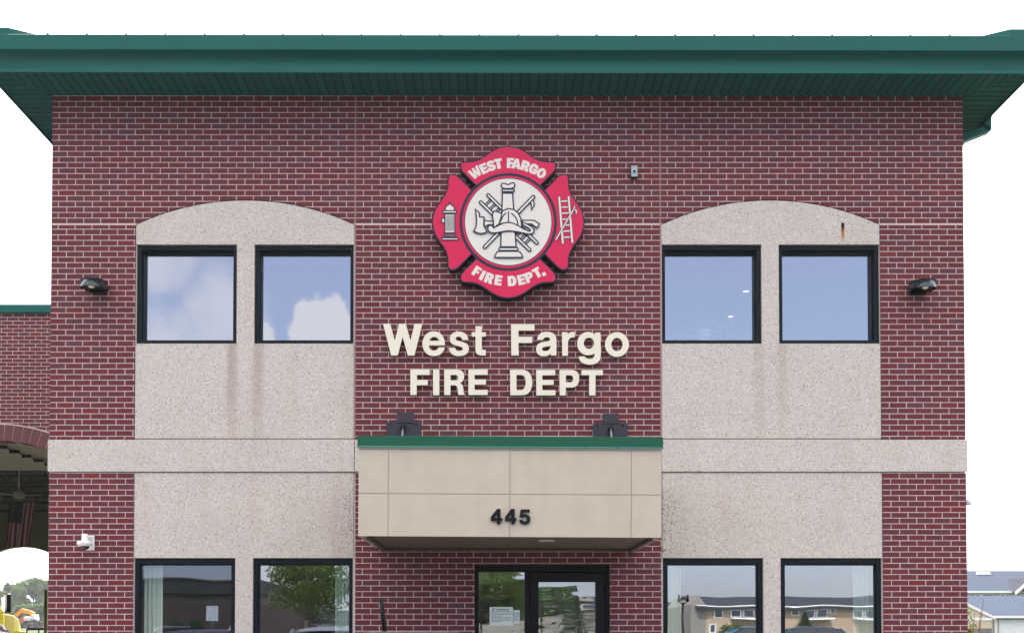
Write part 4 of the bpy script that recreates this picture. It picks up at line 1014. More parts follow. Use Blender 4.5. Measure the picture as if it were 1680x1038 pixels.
# ------------------------------------------------------------------ vegetation
def leaf_mat(name, c0, c1, c2):
    m, nt, b = new_mat(name); vec, x, y, z = coords(nt)
    g_ = nt.nodes.new('ShaderNodeNewGeometry'); 
    n = noise(nt, vec, .9, 3) * .5 + V(nt, g_.outputs['Random Per Island']) * .5
    nt.links.new(ramp(nt, n, [(.2, c0), (.5, c1), (.8, c2)]), b.inputs['Base Color']); b.inputs['Roughness'].default_value = .6
    tr = nt.nodes.new('ShaderNodeBsdfTranslucent'); tr.inputs[0].default_value = (*[min(1, k*1.6) for k in c1], 1)
    mx = nt.nodes.new('ShaderNodeMixShader'); mx.inputs[0].default_value = .35
    nt.links.new(b.outputs[0], mx.inputs[1]); nt.links.new(tr.outputs[0], mx.inputs[2]); nt.links.new(mx.outputs[0], nt.nodes['Material Output'].inputs[0]); return m
M_L1 = leaf_mat('olive_leaves', (.035, .055, .010), (.065, .10, .016), (.11, .15, .03))
M_L2 = leaf_mat('dark_needles', (.018, .04, .014), (.03, .065, .022), (.05, .09, .03))
M_L3 = leaf_mat('far_green_leaves', (.04, .08, .03), (.07, .12, .04), (.11, .16, .06))
M_L4 = leaf_mat('reddish_shrub_leaves', (.10, .14, .02), (.22, .22, .03), (.30, .14, .05))
M_BARK = plain('bark', (.09, .07, .05), .9, 0, .3, 8, bmp=.01)
def leaves(b, c, rx, ry, rz, n_, size, hollow=.35, up=None):
    for _ in range(n_):
        while True:
            p_ = Vector((random.uniform(-1, 1), random.uniform(-1, 1), random.uniform(-1, 1)))
            if hollow < p_.length < 1: break
        q = Vector((c[0] + p_.x*rx, c[1] + p_.y*ry, c[2] + p_.z*rz)); d = Vector((random.gauss(0, 1), random.gauss(0, 1), random.gauss(0, 1))).normalized(); u_ = d.orthogonal().normalized(); s_ = size * random.uniform(.6, 1.4)
        b.face([q - d*s_, q + u_*s_*.6, q + d*s_, q - u_*s_*.6])
def tree(name, lab, x, y, z0, h, wr, n_, size, mat, grp=None, trunk=.3, lobes_=9, cat='tree', zstart=None):
    t_ = thing(name, lab, cat, grp, loc=(x, y, z0))
    b = MB(); th = h * trunk; r_ = h * .022
    b.tube((0, 0, 0), (0, 0, th), r_*1.3, r_, n=8); b.tube((0, 0, th), (0, 0, h*.85), r_, r_*.25, n=8)
    for k in range(8):
        a = k * 2.4; hh = th + (h*.7 - th) * k / 8; b.tube((0, 0, hh), (math.cos(a)*wr*.7, math.sin(a)*wr*.7, hh + h*.18), r_*.5, r_*.12, n=6)
    b.build('trunk', M_BARK, t_)
    b = MB(); cz = (h + th*.9) / 2; hz = (h - th*.9) / 2
    for k in range(lobes_):
        a = random.uniform(0, 2*math.pi); t = random.uniform(-.8, .85); rr = wr * math.sqrt(max(.05, 1 - t*t)) * .62
        leaves(b, (math.cos(a)*rr, math.sin(a)*rr, cz + t*hz*.8), wr*random.uniform(.34, .52), wr*random.uniform(.34, .52), hz*random.uniform(.22, .36), n_ // lobes_, size, .2)
    b.build('crown', mat, t_); return t_
def conifer(lab, x, y, z0, h, wr, n_, size, grp):
    t_ = thing('spruce_tree', lab, 'tree', grp, loc=(x, y, z0)); MB().tube((0, 0, 0), (0, 0, h*.95), h*.02, h*.004, n=8).build('trunk', M_BARK, t_)
    b = MB()
    for _ in range(n_):
        t = random.random()**1.3; zz = h*(.08 + .92*t); rr = wr*(1 - t)*(.55 + .45*abs(math.sin(t*34))) * random.uniform(.5, 1.05); a = random.uniform(0, 6.283)
        q = Vector((rr*math.cos(a), rr*math.sin(a), zz)); d = Vector((math.cos(a), math.sin(a), -.35)).normalized(); u_ = Vector((0, 0, 1)).cross(d).normalized(); s_ = size*random.uniform(.6, 1.3)
        b.face([q - d*s_, q + u_*s_*.5, q + d*s_, q - u_*s_*.5])
    b.build('crown', M_L2, t_)
# trees beyond the garage, seen through the far arch
for (u, Yd, vt, wpx, lab) in ((55, 185, 941, 20, 'tallest hazy tree beyond the far garage arch'), (20, 190, 950, 9, 'hazy narrow round topped tree at the left of the far tree line'), (35, 178, 955, 11, 'hazy middle tree in the row beyond the garage arch'),
                         (72, 195, 948, 14, 'hazy tree at the right end of the far tree line beside the brick corner'), (6, 182, 966, 12, 'low hazy tree behind the yellow truck cab'), (38, 150, 985, 14, 'lighter green hazy bushy tree in front of the taller row'), (66, 152, 990, 12, 'pale green low tree right of the excavator')):
    p_ = at(u, vt, Yd); sc_ = (Yd + DIST) / F_PX
    tree('distant_tree', lab, p_.x, Yd, 0, p_.z, wpx*sc_*1.5, 2200, .5, M_L3, 'hazy trees beyond the far garage arch', trunk=.15, lobes_=8)
b = MB(); 
for k in range(60): leaves(b, (-150 + k*4.6 + random.uniform(-1, 1), 205 + random.uniform(-6, 6), 2.2), 4, 3, 3.4, 90, .8, .0)
o = b.build('far_woodland', M_L3); tag(o, 'hazy green woodland far beyond the garage', 'woodland', kind='stuff')
# shrub by the right corner
p_ = at(1596, 985, 3.2)
K = thing('shrub', 'red and yellow green leafy shrub beside the right corner of the station', 'shrub', loc=(p_.x - .1, 3.2, 0))
b = MB()
for k in range(16): a = random.uniform(0, 6.283); b.tube((0, 0, 0), (math.cos(a)*random.uniform(.1, .35), math.sin(a)*.3, random.uniform(1.1, p_.z)), .014, .004, n=5)
b.build('stem', plain('red_stem', (.22, .06, .04), .7), K)
b = MB()
for k in range(14):
    a = random.uniform(0, 6.283); rr = random.uniform(0, .26); leaves(b, (math.cos(a)*rr, math.sin(a)*rr, random.uniform(.3, p_.z - .12)), .11, .11, .13, 50, .032, .0)
b.build('foliage', M_L4, K)

# ------------------------------------------------------------------ houses and apartments
M_SHING = plain('blue_grey_shingle', (.052, .070, .108), .95, 0, .12, 1.5, spec=.06); M_SHINGD = plain('slate_grey_shingle', (.040, .043, .058), .95, 0, .15, 1.5, spec=.06)
M_SIDE = plain('beige_siding', (.50, .44, .34), .8, 0, .06, 1); M_SIDET = plain('tan_siding', (.42, .31, .225), .8, 0, .06, 1); M_SIDEG = plain('warm_grey_siding', (.22, .20, .18), .8)
M_TRIMW = plain('white_trim', (.80, .80, .82), .5); M_STONE = plain('dark_stone_veneer', (.12, .11, .11), .9, 0, .6, 4, bmp=.02, bscale=8); M_GDOOR = plain('white_garage_door', (.78, .80, .84), .5); M_HWIN = plain('house_window_glass', (.05, .07, .10), .1)
def gable_roof(b, x0, x1, y0, y1, ze, zr2, th=.22, ov=.4):
    ym = (y0 + y1) / 2
    pts = [Vector((0, y0 - ov, ze - ov*.3)), Vector((0, ym, zr2)), Vector((0, y1 + ov, ze - ov*.3)), Vector((0, y1 + ov, ze - ov*.3 - th)), Vector((0, ym, zr2 - th)), Vector((0, y0 - ov, ze - ov*.3 - th))]
    A_ = [p_ + Vector((x0, 0, 0)) for p_ in pts]; B_ = [p_ + Vector((x1, 0, 0)) for p_ in pts]
    for q in ((0, 1, 4, 5), (1, 2, 3, 4)): b.face([A_[i] for i in q]); b.face([B_[i] for i in q])
    for i in range(6): b.face([A_[i], A_[(i+1)%6], B_[(i+1)%6], B_[i]])
def hwin(x0, x1, y, z0, z1, par, face=-1):
    w2 = MB().box(x0 - .1, x1 + .1, y - .06*(face < 0) , y + .06*(face > 0), z0 - .1, z1 + .1).build('window', M_TRIMW, par)
    b = MB(); yy = y + face*.075
    n_ = max(1, round((x1 - x0)/1.0)); s_ = (x1 - x0)/n_
    for k in range(n_): b.box(x0 + k*s_ + .03, x0 + (k+1)*s_ - .03, min(yy, y), max(yy, y), z0, z1)
    b.build('pane', M_HWIN, w2)
# near house on the right (single storey, garage)
Y1 = 76
H = thing('garage_house', 'nearer beige house with blue grey roof, white garage door and small gable', 'house')
hx0 = X(1560, 1000, Y1); hx1 = X(1800, 1000, Y1); ze = Z(1010.5, Y1); zr2 = Z(976.5, Y1 + 7)
MB().box(hx0, hx1, Y1 + .6, Y1 + 13, 0, ze - .12).build('wall', M_SIDE, H)
b = MB(); gable_roof(b, hx0 - 3, hx1, Y1 + .4, Y1 + 13.6, ze + .1, zr2); b.build('roof', M_SHING, H)
MB().box(hx0 - 3, hx1, Y1 - .12, Y1 - .02, ze - .14, ze + .06).build('gutter', M_TRIMW, H)
gdx = X(1644, 1020, Y1); gdo = MB().box(gdx, gdx + 5, Y1 + .5, Y1 + .58, .05, Z(1015.5, Y1)).build('garage_door', M_GDOOR, H)
MB().box(X(1635.5, 1020, Y1), X(1640, 1020, Y1), Y1 + .4, Y1 + .58, 0, ze - .13).build('door_jamb', M_TRIMW, H)
ax, az = X(1578, 985, Y1 - 2), Z(984, Y1 - 2); ex, ez = X(1633, 1011, Y1 - 2), Z(1011.5, Y1 - 2); bx_ = 2*ax - ex
b = MB(); b.prism([(bx_ + .5, 0), (bx_ + .5, ez), (ax, az - .1), (ex - .25, ez), (ex - .25, 0)], Y1 - 1.9, Y1 + .59); b.build('gable_wall', M_SIDE, H)
b = MB(); b.prism([(ax, az), (ex, ez), (ex, ez - .22), (ax, az - .24)], Y1 - 2.05, Y1 + 1.2); b.prism([(bx_, ez), (ax, az), (ax, az - .24), (bx_, ez - .22)], Y1 - 2.05, Y1 + 1.2); b.build('gable_fascia', M_TRIMW, H)
MB().box(bx_ + .5, ex - .25, Y1 - 1.98, Y1 - 1.905, ez - .28, ez - .06).build('gable_band', M_TRIMW, H)
MB().box(bx_ + .5, ex - .3, Y1 - 1.97, Y1 - 1.905, 0, Z(1030, Y1 - 2)).build('stone_base', M_STONE, H)
# far house on the right
Y2 = 108
H = thing('two_storey_house', 'farther two storey beige house whose long blue grey roof meets the sky', 'house')
hx0 = X(1540, 950, Y2); hx1 = X(1900, 950, Y2); ze = Z(970, Y2); zr2 = Z(935.5, Y2 + 7)
MB().box(hx0, hx1, Y2 + .6, Y2 + 13, 0, ze - .12).build('wall', M_SIDE, H)
b = MB(); gable_roof(b, hx0 - 1, hx1, Y2 + .4, Y2 + 13.6, ze + .1, zr2); b.build('roof', M_SHING, H)
MB().box(hx0 - 1, hx1, Y2 - .15, Y2 - .02, ze - .14, ze + .1).build('gutter', M_TRIMW, H)
for u0, u1 in ((1605, 1610.5), (1616, 1633), (1645.5, 1652)): hwin(X(u0, 975, Y2), X(u1, 975, Y2), Y2 + .6, Z(988, Y2), Z(974.5, Y2), H)
ax, az = X(1698, 950, Y2 - 2), Z(944.5, Y2 - 2); ex = X(1672, 970, Y2 - 2); ez = Z(970, Y2 - 2)
b = MB(); b.prism([(ex, ez), (ax, az), (2*ax - ex, ez)], Y2 - 1.7, Y2 + 8); b.build('cross_gable', M_SHINGD, H)
b = MB(); b.prism([(ex - .3, ez), (ax, az + .1), (ax, az - .2), (ex - .3, ez - .3)], Y2 - 2, Y2 - 1.75); b.build('gable_trim', M_TRIMW, H)
b = MB(); zz = Z(937.5, Y2 + 7); xx = X(1594, 937, Y2 + 7)
for k in range(6): b.box(xx + k*.3, xx + k*.3 + .2, Y2 + 5.6, Y2 + 5.8, zz - .35, zz - .05)
b.box(xx, xx + 1.9, Y2 + 5.55, Y2 + 5.85, zz - .42, zz - .33); b.build('ridge_vent', M_TRIMW, H)

# apartment block opposite, mirrored in the right-hand windows (real scale, beyond the camera)
def mirror(u, v, Yd):
    """point behind the camera on plane Y=-Yd that the facade glass shows at pixel u,v"""
    d = DIST + Yd; return Vector(((u - CU)/F_PX*d, -Yd, EYE + (1028 - v)/F_PX*d))
YM = 95.0; GZ = -2.2
H = thing('apartment_block', 'long tan two storey apartment block across the street, mirrored in the right windows', 'apartment block')
def mx_(u): return mirror(u, 1000, YM).x
def mz_(v): return mirror(1000, v, YM).z
x0, x1 = mx_(1158), mx_(1560)
MB().box(x0, x1, -YM - 14, -YM, GZ - 3, mz_(992)).build('wall', M_SIDET, H)
b = MB(); gable_roof(b, x0 - 1.2, x1, -YM - 14, -YM, mz_(992), mz_(974), ov=.8); b.build('roof', M_SHINGD, H)
MB().box(x0 - 1.2, x1, -YM + .78, -YM + .9, mz_(993), mz_(991.6)).build('gutter', M_TRIMW, H)
b = MB(); b.prism([(0, 0), (0, 0), (0, 0)][:0] or [(x0 - .02, 0), (x0 - .01, 0), (x0 - .015, .01)], -YM, -YM + .1) if False else None
for u0, u1, v0, v1 in ((1171, 1184, 995, 1012), (1299, 1310, 994, 1006), (1165, 1173, 1024, 1036), (1364, 1370, 994, 1006)):
    hwin(mx_(u0), mx_(u1), -YM, mz_(v1), mz_(v0), H, face=1)
for (u0, u1) in ((1199, 1242), (1322, 1362), (1400, 1440)):
    for du in (0, .5):
        a_, c_ = mx_(u0 + (u1-u0)*(.04 + du)), mx_(u0 + (u1-u0)*(.40 + du)); hwin(a_, c_, -YM, mz_(1011), mz_(1000), H, face=1)
    B_ = MB().box(mx_(u0 - 1), mx_(u1 + 1), -YM + .02, -YM + 1.6, mz_(1016), mz_(1013.4)).build('balcony', M_TRIMW, H)
    b = MB(); xx = mx_(u0 - 1)
    b.box(mx_(u0 - 1), mx_(u1 + 1), -YM + 1.5, -YM + 1.56, mz_(1007.3), mz_(1006.8))
    while xx < mx_(u1 + 1): b.box(xx, xx + .04, -YM + 1.5, -YM + 1.54, mz_(1013.4), mz_(1007)); xx += .25
    b.build('railing', M_BLACKM, B_)
b = MB(); b.prism([(mx_(1134), GZ - 3), (mx_(1134), mz_(991)), (mx_(1146), mz_(975)), (mx_(1158), mz_(992)), (mx_(1158), GZ - 3)], -YM - 13.9, -YM - .02); b.build('side_wing', M_SIDEG, H)
H = thing('cottage', 'small pale house with white gable beside the apartment block, mirrored in a window', 'house')
YM2 = 120; f2 = lambda u, v: mirror(u, v, YM2)
MB().prism([(f2(1088, 1).x, -6), (f2(1088, 1).x, f2(0, 998).z), (f2(1122, 1).x, f2(0, 991).z), (f2(1140, 1).x, f2(0, 998).z), (f2(1140, 1).x, -6)], -YM2 - 10, -YM2).build('wall', M_SIDE, H)
b = MB(); b.prism([(f2(1085, 1).x, f2(0, 997).z), (f2(1093, 1).x, f2(0, 982).z), (f2(1140, 1).x, f2(0, 982).z), (f2(1140, 1).x, f2(0, 992).z)], -YM2 - 12, -YM2 - 10.1); b.build('roof', M_SHINGD, H)
b = MB(); b.prism([(f2(1106, 1).x, f2(0, 996.5).z), (f2(1122, 1).x, f2(0, 989.5).z), (f2(1139, 1).x, f2(0, 996.5).z), (f2(1139, 1).x, f2(0, 998).z), (f2(1122, 1).x, f2(0, 991.5).z), (f2(1106, 1).x, f2(0, 998).z)], -YM2 + .01, -YM2 + .4); b.build('gable_trim', M_TRIMW, H)
hwin(f2(1115, 1).x, f2(1127, 1).x, -YM2, f2(0, 1008).z, f2(0, 999).z, H, face=1)
# lamp post, mirrored
q = mirror(1122, 975, 40)
K = thing('street_lamp', 'black street lamp post with a twin head, mirrored in the window right of the entrance', 'street lamp', loc=(q.x, -40, 0))
MB().tube((0, 0, 0), (0, 0, q.z - .4), .06, .04).build('post', M_BLACKM, K)
for s_ in (-1, 1): MB().tube((0, 0, q.z - .5), (s_*.22, 0, q.z - .35), .025).tube((s_*.22, 0, q.z - .35), (s_*.22, 0, q.z), .08, .04).build('lamp_head', M_BLACKM, K)
# brick store opposite-left, mirrored in the leftmost lower window
q0, q1 = mirror(-60, 943, 42), mirror(408, 951, 42)
H = thing('brick_store', 'long low brown brick building with a dark parapet, mirrored in the leftmost lower window', 'store')
M_STB = plain('brown_store_brick', (.050, .028, .022), .85, 0, .3, 6); M_STD = plain('dark_parapet_metal', (.014, .013, .014), .6); M_STT = plain('tan_store_band', (.12, .10, .08), .8)
zt2 = q1.z
hh_ = lambda v: mirror(0, v, 42).z
MB().box(q0.x, q1.x, -62, -42, 0, hh_(988)).build('wall', M_STB, H); MB().box(q0.x, q1.x + .02, -62, -41.95, hh_(988), hh_(973)).build('band', M_STT, H)
MB().box(q0.x - .2, q1.x + .2, -62.2, -41.6, hh_(973), hh_(951)).build('parapet', M_STD, H); MB().box(q0.x - .25, q1.x + .25, -62.2, -41.5, hh_(951), hh_(948.5)).build('coping', M_STT, H)
H = thing('storage_shed', 'low white shed with a grey roof behind the mirrored shade tree', 'shed')
qa, qb = mirror(436, 1009, 58), mirror(590, 1009, 58)
MB().box(qa.x, qb.x, -64, -58, 0, qa.z - .3).build('wall', M_TRIMW, H); b = MB(); gable_roof(b, qa.x - .3, qb.x + .3, -64, -58, qa.z - .25, qa.z + .5); b.build('roof', M_SHINGD, H)
MB().box(qa.x + 1.2, qa.x + 3.6, -57.99, -57.9, .02, qa.z - .7).build('shed_door', M_SIDEG, H)
for u_ in (452, 512, 566):
    q = mirror(u_, 1012, 16); K = thing('bollard', 'short yellow bollard near the shade tree, mirrored in the window', 'bollard', 'yellow bollards across the lot', loc=(q.x, -16, 0)); MB().tube((0, 0, 0), (0, 0, 1.25), .06).build('bollard_post', plain('bollard_yellow', (.55, .40, .03), .5), K); MB().lathe([(.06, 0), (.045, .03), (0, .045)], T(0, 0, 1.25)).build('bollard_cap', M_YEL, K)
# sign seen from behind, bush, shade tree, spruces, all mirrored in the glass
q = mirror(345, 992, 14); sc_ = (14 + DIST)/F_PX
K = thing('parking_sign', 'white rectangular parking sign on a thin post, mirrored in the leftmost lower window', 'sign', loc=(q.x, -14, 0))
MB().box(-10*sc_, 10*sc_, -.01, .01, q.z - 27*sc_, q.z).build('sign_panel', plain('sign_white_metal', (.62, .66, .68), .4), K); MB().box(-.03, .03, -.045, -.012, 0, q.z - .05).build('post', M_ALLOY, K)
def mbush(u, v, Yd, wpx, lab, mat=M_L1, n_=900):
    q_ = mirror(u, v, Yd); s_ = (Yd + DIST)/F_PX; K_ = thing('bush', lab, 'bush', loc=(q_.x, -Yd, 0)); b_ = MB(); b_.tube((0, 0, 0), (0, 0, q_.z*.5), .05, n=6); b_.build('stem', M_BARK, K_)
    b_ = MB()
    for k in range(6): leaves(b_, (random.uniform(-.5, .5)*wpx*s_, random.uniform(-.3, .3), q_.z*random.uniform(.35, .7)), wpx*s_*.3, wpx*s_*.3, q_.z*.28, n_//6, .09, .1)
    b_.build('foliage', mat, K_)
mbush(295, 1007, 34, 46, 'dark round bush in front of the brick store, mirrored in the glass', M_L2)
mbush(1200, 1012, 60, 36, 'loose bush before the apartment block, mirrored in the glass')
q = mirror(503, 915, 21)
tree('shade_tree', 'leafy olive green shade tree mirrored in the second lower window', q.x, -21, 0, q.z + .3, 1.55, 9000, .055, M_L1, trunk=.42, lobes_=22)
for u, v, Yd, w_, lab in ((1322, 1000, 62, 1.7, 'dark spruce before the apartment block, mirrored in the rightmost window'), (947, 968, 50, 1.9, 'dark spruce across the lot, mirrored in the door glass')):
    q = mirror(u, v, Yd); conifer(lab, q.x, -Yd, 0 if v > 980 else 0, max(2.6, q.z), w_, 3500, .12, None)
q = mirror(800, 935, 33); tree('park_tree', 'broad green tree across the lot, mirrored in the entrance sidelight', q.x - .3, -33, 0, q.z + .6, 2.4, 6000, .11, M_L1, trunk=.35, lobes_=16)
q = mirror(890, 950, 66); tree('park_tree', 'rounded tree behind the houses, mirrored in the top of the door glass', q.x, -66, 0, q.z, 3.4, 5000, .16, M_L3, trunk=.3, lobes_=14)
H = thing('row_house', 'grey roofed row house with two white gables, mirrored in the door glass', 'house'); YR = 85; fr_ = lambda u, v: mirror(u, v, YR)
MB().box(fr_(780, 0).x, fr_(1010, 0).x, -YR - 12, -YR, -1, fr_(0, 992).z).build('wall', M_SIDEG, H)
b = MB(); gable_roof(b, fr_(776, 0).x, fr_(1014, 0).x, -YR - 12, -YR, fr_(0, 992).z, fr_(0, 974).z, ov=.7); b.build('roof', M_SHINGD, H)
for u in (915, 958):
    b = MB(); b.prism([(fr_(u - 9, 0).x, fr_(0, 995).z), (fr_(u, 0).x, fr_(0, 976).z), (fr_(u + 9, 0).x, fr_(0, 995).z)], -YR - 3, -YR + .9); b.build('gable', M_SIDEG, H)
for u in (800, 840, 880, 935, 980): hwin(fr_(u, 0).x, fr_(u + 10, 0).x, -YR, fr_(0, 1012).z, fr_(0, 1000).z, H, face=1)

# ------------------------------------------------------------------ vehicles
def car(name, lab, x, y, rz, col, roofz=1.45, rack=False, antenna=False, grp=None, rough=.25, hw=.62):
    K_ = thing(name, lab, 'car', grp, loc=(x, y, 0), rz=rz)
    mt = plain('car_paint', col, rough, .55, .04, 1.5)
    def sec(b_, y_, z0_, z1_, w0, w1, w2):
        return [b_.bm.verts.new(p_) for p_ in ((-w0, y_, z0_), (-w1, y_, z0_ + (z1_-z0_)*.35), (-w1, y_, z0_ + (z1_-z0_)*.75), (-w2, y_, z1_), (w2, y_, z1_), (w1, y_, z0_ + (z1_-z0_)*.75), (w1, y_, z0_ + (z1_-z0_)*.35), (w0, y_, z0_))]
    b = MB(); secs = [sec(b, *q_) for q_ in ((-2.28, .42, .80, .70, .76, .70), (-2.2, .30, .98, .80, .86, .76), (-1.4, .24, 1.02, .84, .91, .80), (0, .22, 1.02, .84, .92, .80), (1.2, .24, .98, .84, .91, .78), (1.95, .30, .88, .80, .86, .70), (2.2, .40, .72, .70, .76, .60))]
    for a_, c_ in zip(secs, secs[1:]):
        for i in range(8): f = b.bm.faces.new((a_[i], a_[(i+1) % 8], c_[(i+1) % 8], c_[i])); f.smooth = True
    b.bm.faces.new(secs[0]); b.bm.faces.new(list(reversed(secs[-1]))); b.build('body', mt, K_, bevel=.04)
    b = MB(); base = [(-.80, -2.05), (.80, -2.05), (.78, 1.15), (-.78, 1.15)]; top = [(-hw, -1.55), (hw, -1.55), (hw - .02, .25), (-hw + .02, .25)]
    lo = [b.bm.verts.new((p_[0], p_[1], .99)) for p_ in base]; up = [b.bm.verts.new((p_[0], p_[1], roofz - .075)) for p_ in top]
    for i in range(4): b.bm.faces.new((lo[i], lo[(i+1) % 4], up[(i+1) % 4], up[i]))
    b.bm.faces.new(up); b.build('window_band', M_CARGLASS, K_)
    b = MB(); NX_, NY_ = 12, 12; g_ = []
    for i in range(NX_ + 1):
        g_.append([]); s_ = -1 + 2*i/NX_
        for j in range(NY_ + 1):
            t_ = -1 + 2*j/NY_; g_[-1].append(b.bm.verts.new((s_*(hw + .015), -.65 + t_*.95, roofz - .055*abs(s_)**5 - .006*s_*s_ - .06*abs(t_)**4 - .012*t_*t_)))
    for i in range(NX_):
        for j in range(NY_): f = b.bm.faces.new((g_[i][j], g_[i+1][j], g_[i+1][j+1], g_[i][j+1])); f.smooth = True
    rf = b.build('roof', mt, K_)
    b = MB()
    for s_ in (-1, 1):
        for (p_, q_) in (((.79, -2.03, .99), (hw, -1.55, roofz - .06)), ((.775, 1.13, .98), (hw - .02, .27, roofz - .06)), ((.80, -.6, .99), (hw + .01, -.6, roofz - .06))): b.tube((s_*p_[0], p_[1], p_[2]), (s_*q_[0], q_[1], q_[2]), .035, n=6)
    b.build('pillar', mt, K_)
    for sx in (-1, 1):
        for yy in (-1.35, 1.35):
            M_ = T(sx*.80, yy, .33, 0, R(90)*sx, 0); wh = MB().lathe([(.20, -.10), (.31, -.10), (.33, -.07), (.33, .07), (.31, .10), (.20, .10)], M_).build('wheel', M_RUBBER, K_); MB().lathe([(0, .075), (.07, .085), (.20, .07), (.21, .10)], M_, 20).build('rim', M_ALLOY, wh)
        MB().box(sx*.66 - .12, sx*.66 + .12, -2.31, -2.2, .66, .80).build('tail_light', plain('tail_light_red', (.4, .01, .01), .2), K_, bevel=.02)
        MB().box(sx*.60 - .14, sx*.60 + .14, 2.08, 2.2, .58, .70).build('headlight', M_WHITEP, K_, bevel=.02)
        MB().box(min(sx*.84, sx*1.0), max(sx*.84, sx*1.0), .72, .84, .98, 1.12).build('side_mirror', mt, K_, bevel=.03)
        if rack:
            b = MB(); b.tube((sx*(hw - .06), -1.45, roofz + .04), (sx*(hw - .06), .1, roofz + .04), .022)
            for yy in (-1.45, .1): b.tube((sx*(hw - .06), yy, roofz + .045), (sx*(hw - .04), yy + (.12 if yy > 0 else -.1), roofz - .03), .022)
            b.build('roof_rail', M_ALLOY, K_)
    if antenna:
        c_ = antenna; MB().tube((c_[0], c_[1], roofz - .02), (c_[0] - .035, c_[1] - .02, c_[2]), .022, .019, n=8).build('antenna', M_BLACKM, K_)
    return K_
q = at(680, 1035.6, -1.9 - .65)
q2 = at(632, 983, -2.2)
car('parked_car', 'grey car parked nose to the wall, only its roof and antenna in view', q.x, -1.95 - .3, 0, (.20, .20, .21), roofz=q.z + .006, antenna=(at(636, 1036, -2.2).x - q.x, .05, q2.z), grp='cars parked in front of the station')
bpy.data.objects['parked_car'].location.y = -2.5
q = mirror(310, 1028.5, 3.4); car('parked_car', 'dark purple car with silver roof rails, mirrored in the leftmost lower window', q.x, -3.6, 0, (.10, .02, .07), roofz=1.46, rack=True, grp='cars parked in front of the station')
q = mirror(540, 1028, 6.6); car('parked_car', 'silver grey domed car mirrored at the foot of the second lower window', q.x, -6.4, 0, (.20, .21, .23), roofz=1.5, grp='cars parked in front of the station')
q = mirror(1225, 1026, 30); car('parked_car', 'teal car across the lot, mirrored in the window right of the entrance', q.x, -30, R(90), (.02, .12, .15), roofz=1.5, grp='cars across the lot')
q = mirror(1312, 1026, 30); car('parked_car', 'dark blue car across the lot, mirrored in the rightmost lower window', q.x, -30, R(90), (.02, .04, .10), roofz=1.5, grp='cars across the lot')

# yellow truck beyond the garage
M_TRK = plain('lime_yellow_truck_paint', (.62, .55, .06), .22, 0, .05, 1); M_TRKW = plain('cream_truck_paint', (.62, .57, .22), .22)
q = at(5, 1006, 32)
K = thing('fire_truck', 'lime yellow truck cab with a black mirror parked beyond the garage', 'truck', loc=(q.x - .24, 32.6, 0), rz=R(30))
K.scale = (.86, 1, 1)
def loft(name, secs, mat, par, bev=0):
    b_ = MB(); rr = []
    for (x_, hy, z0_, z1_) in secs: rr.append([b_.bm.verts.new(p_) for p_ in ((x_, -hy, z0_), (x_, hy, z0_), (x_, hy*.93, z1_), (x_, -hy*.93, z1_))])
    for a_, c_ in zip(rr, rr[1:]):
        for i in range(4): b_.bm.faces.new((a_[i], a_[(i+1)%4], c_[(i+1)%4], c_[i]))
    b_.bm.faces.new(rr[0]); b_.bm.faces.new(list(reversed(rr[-1]))); return b_.build(name, mat, par, bevel=bev)
hz_ = q.z
loft('cab', [(-2.2, 1.15, .7, 3.0), (-.6, 1.15, .7, 3.0), (-.05, 1.12, .7, hz_ - .02)], M_TRK, K, .08)
loft('hood', [(-.05, .95, .7, hz_), (.38, .92, .7, hz_ - .08), (.62, .86, .7, hz_ - .26), (.70, .82, .75, hz_ - .55)], M_TRKW, K, .06)
for s_ in (-1, 1):
    b = MB(); pts = [(1.3, .75), (1.28, 1.05), (1.0, 1.28), (.5, 1.36), (.1, 1.2), (.0, .9), (.15, .9), (.3, 1.08), (.6, 1.15), (.9, 1.05), (1.02, .75)]
    b.prism(pts, min(s_*.8, s_*1.2), max(s_*.8, s_*1.2)); b.build('fender', M_TRK, K, bevel=.03)
    M_ = T(.55, s_*1.0, .52, R(90), 0, 0); wh = MB().lathe([(.30, -.14), (.50, -.14), (.52, -.1), (.52, .1), (.50, .14), (.30, .14)], M_).build('wheel', M_RUBBER, K); MB().lathe([(0, .1), (.2, .12), (.31, .13), (.31, -.13), (.2, -.12), (0, -.1)], M_).build('rim', M_ALLOY, wh)
    b = MB(); b.prism([(-.55, 2.05), (-.50, 2.85), (-1.5, 2.85), (-1.5, 2.05)], s_*1.155 - .01, s_*1.155 + .01); b.build('side_window', M_CARGLASS, K)
    y_ = s_*1.45; mzb = hz_ + .02
    mi_ = MB().box(-.02, .20, y_ - .07, y_ + .07, mzb + .02, mzb + .84).build('mirror', M_BLACKM, K, bevel=.04); MB().box(-.03, -.022, y_ - .05, y_ + .05, mzb + .14, mzb + .76).build('mirror_face', M_HWIN, mi_)
    MB().tube((-.2, s_*1.1, mzb + .85), (.05, y_, mzb + .85), .02).tube((-.2, s_*1.1, mzb + .05), (.05, y_, mzb + .05), .02).build('mirror_arm', M_BLACKM, K)
MB().box(-.045, -.02, -.95, .95, hz_ + .05, 2.85).build('windscreen', M_CARGLASS, K)
MB().box(1.2, 1.35, -1.15, 1.15, .45, .75).build('bumper', M_ALLOY, K, bevel=.03)
loft('rear_box', [(-7.5, 1.2, .8, 3.0), (-2.4, 1.2, .8, 3.0)], M_TRK, K, .05)

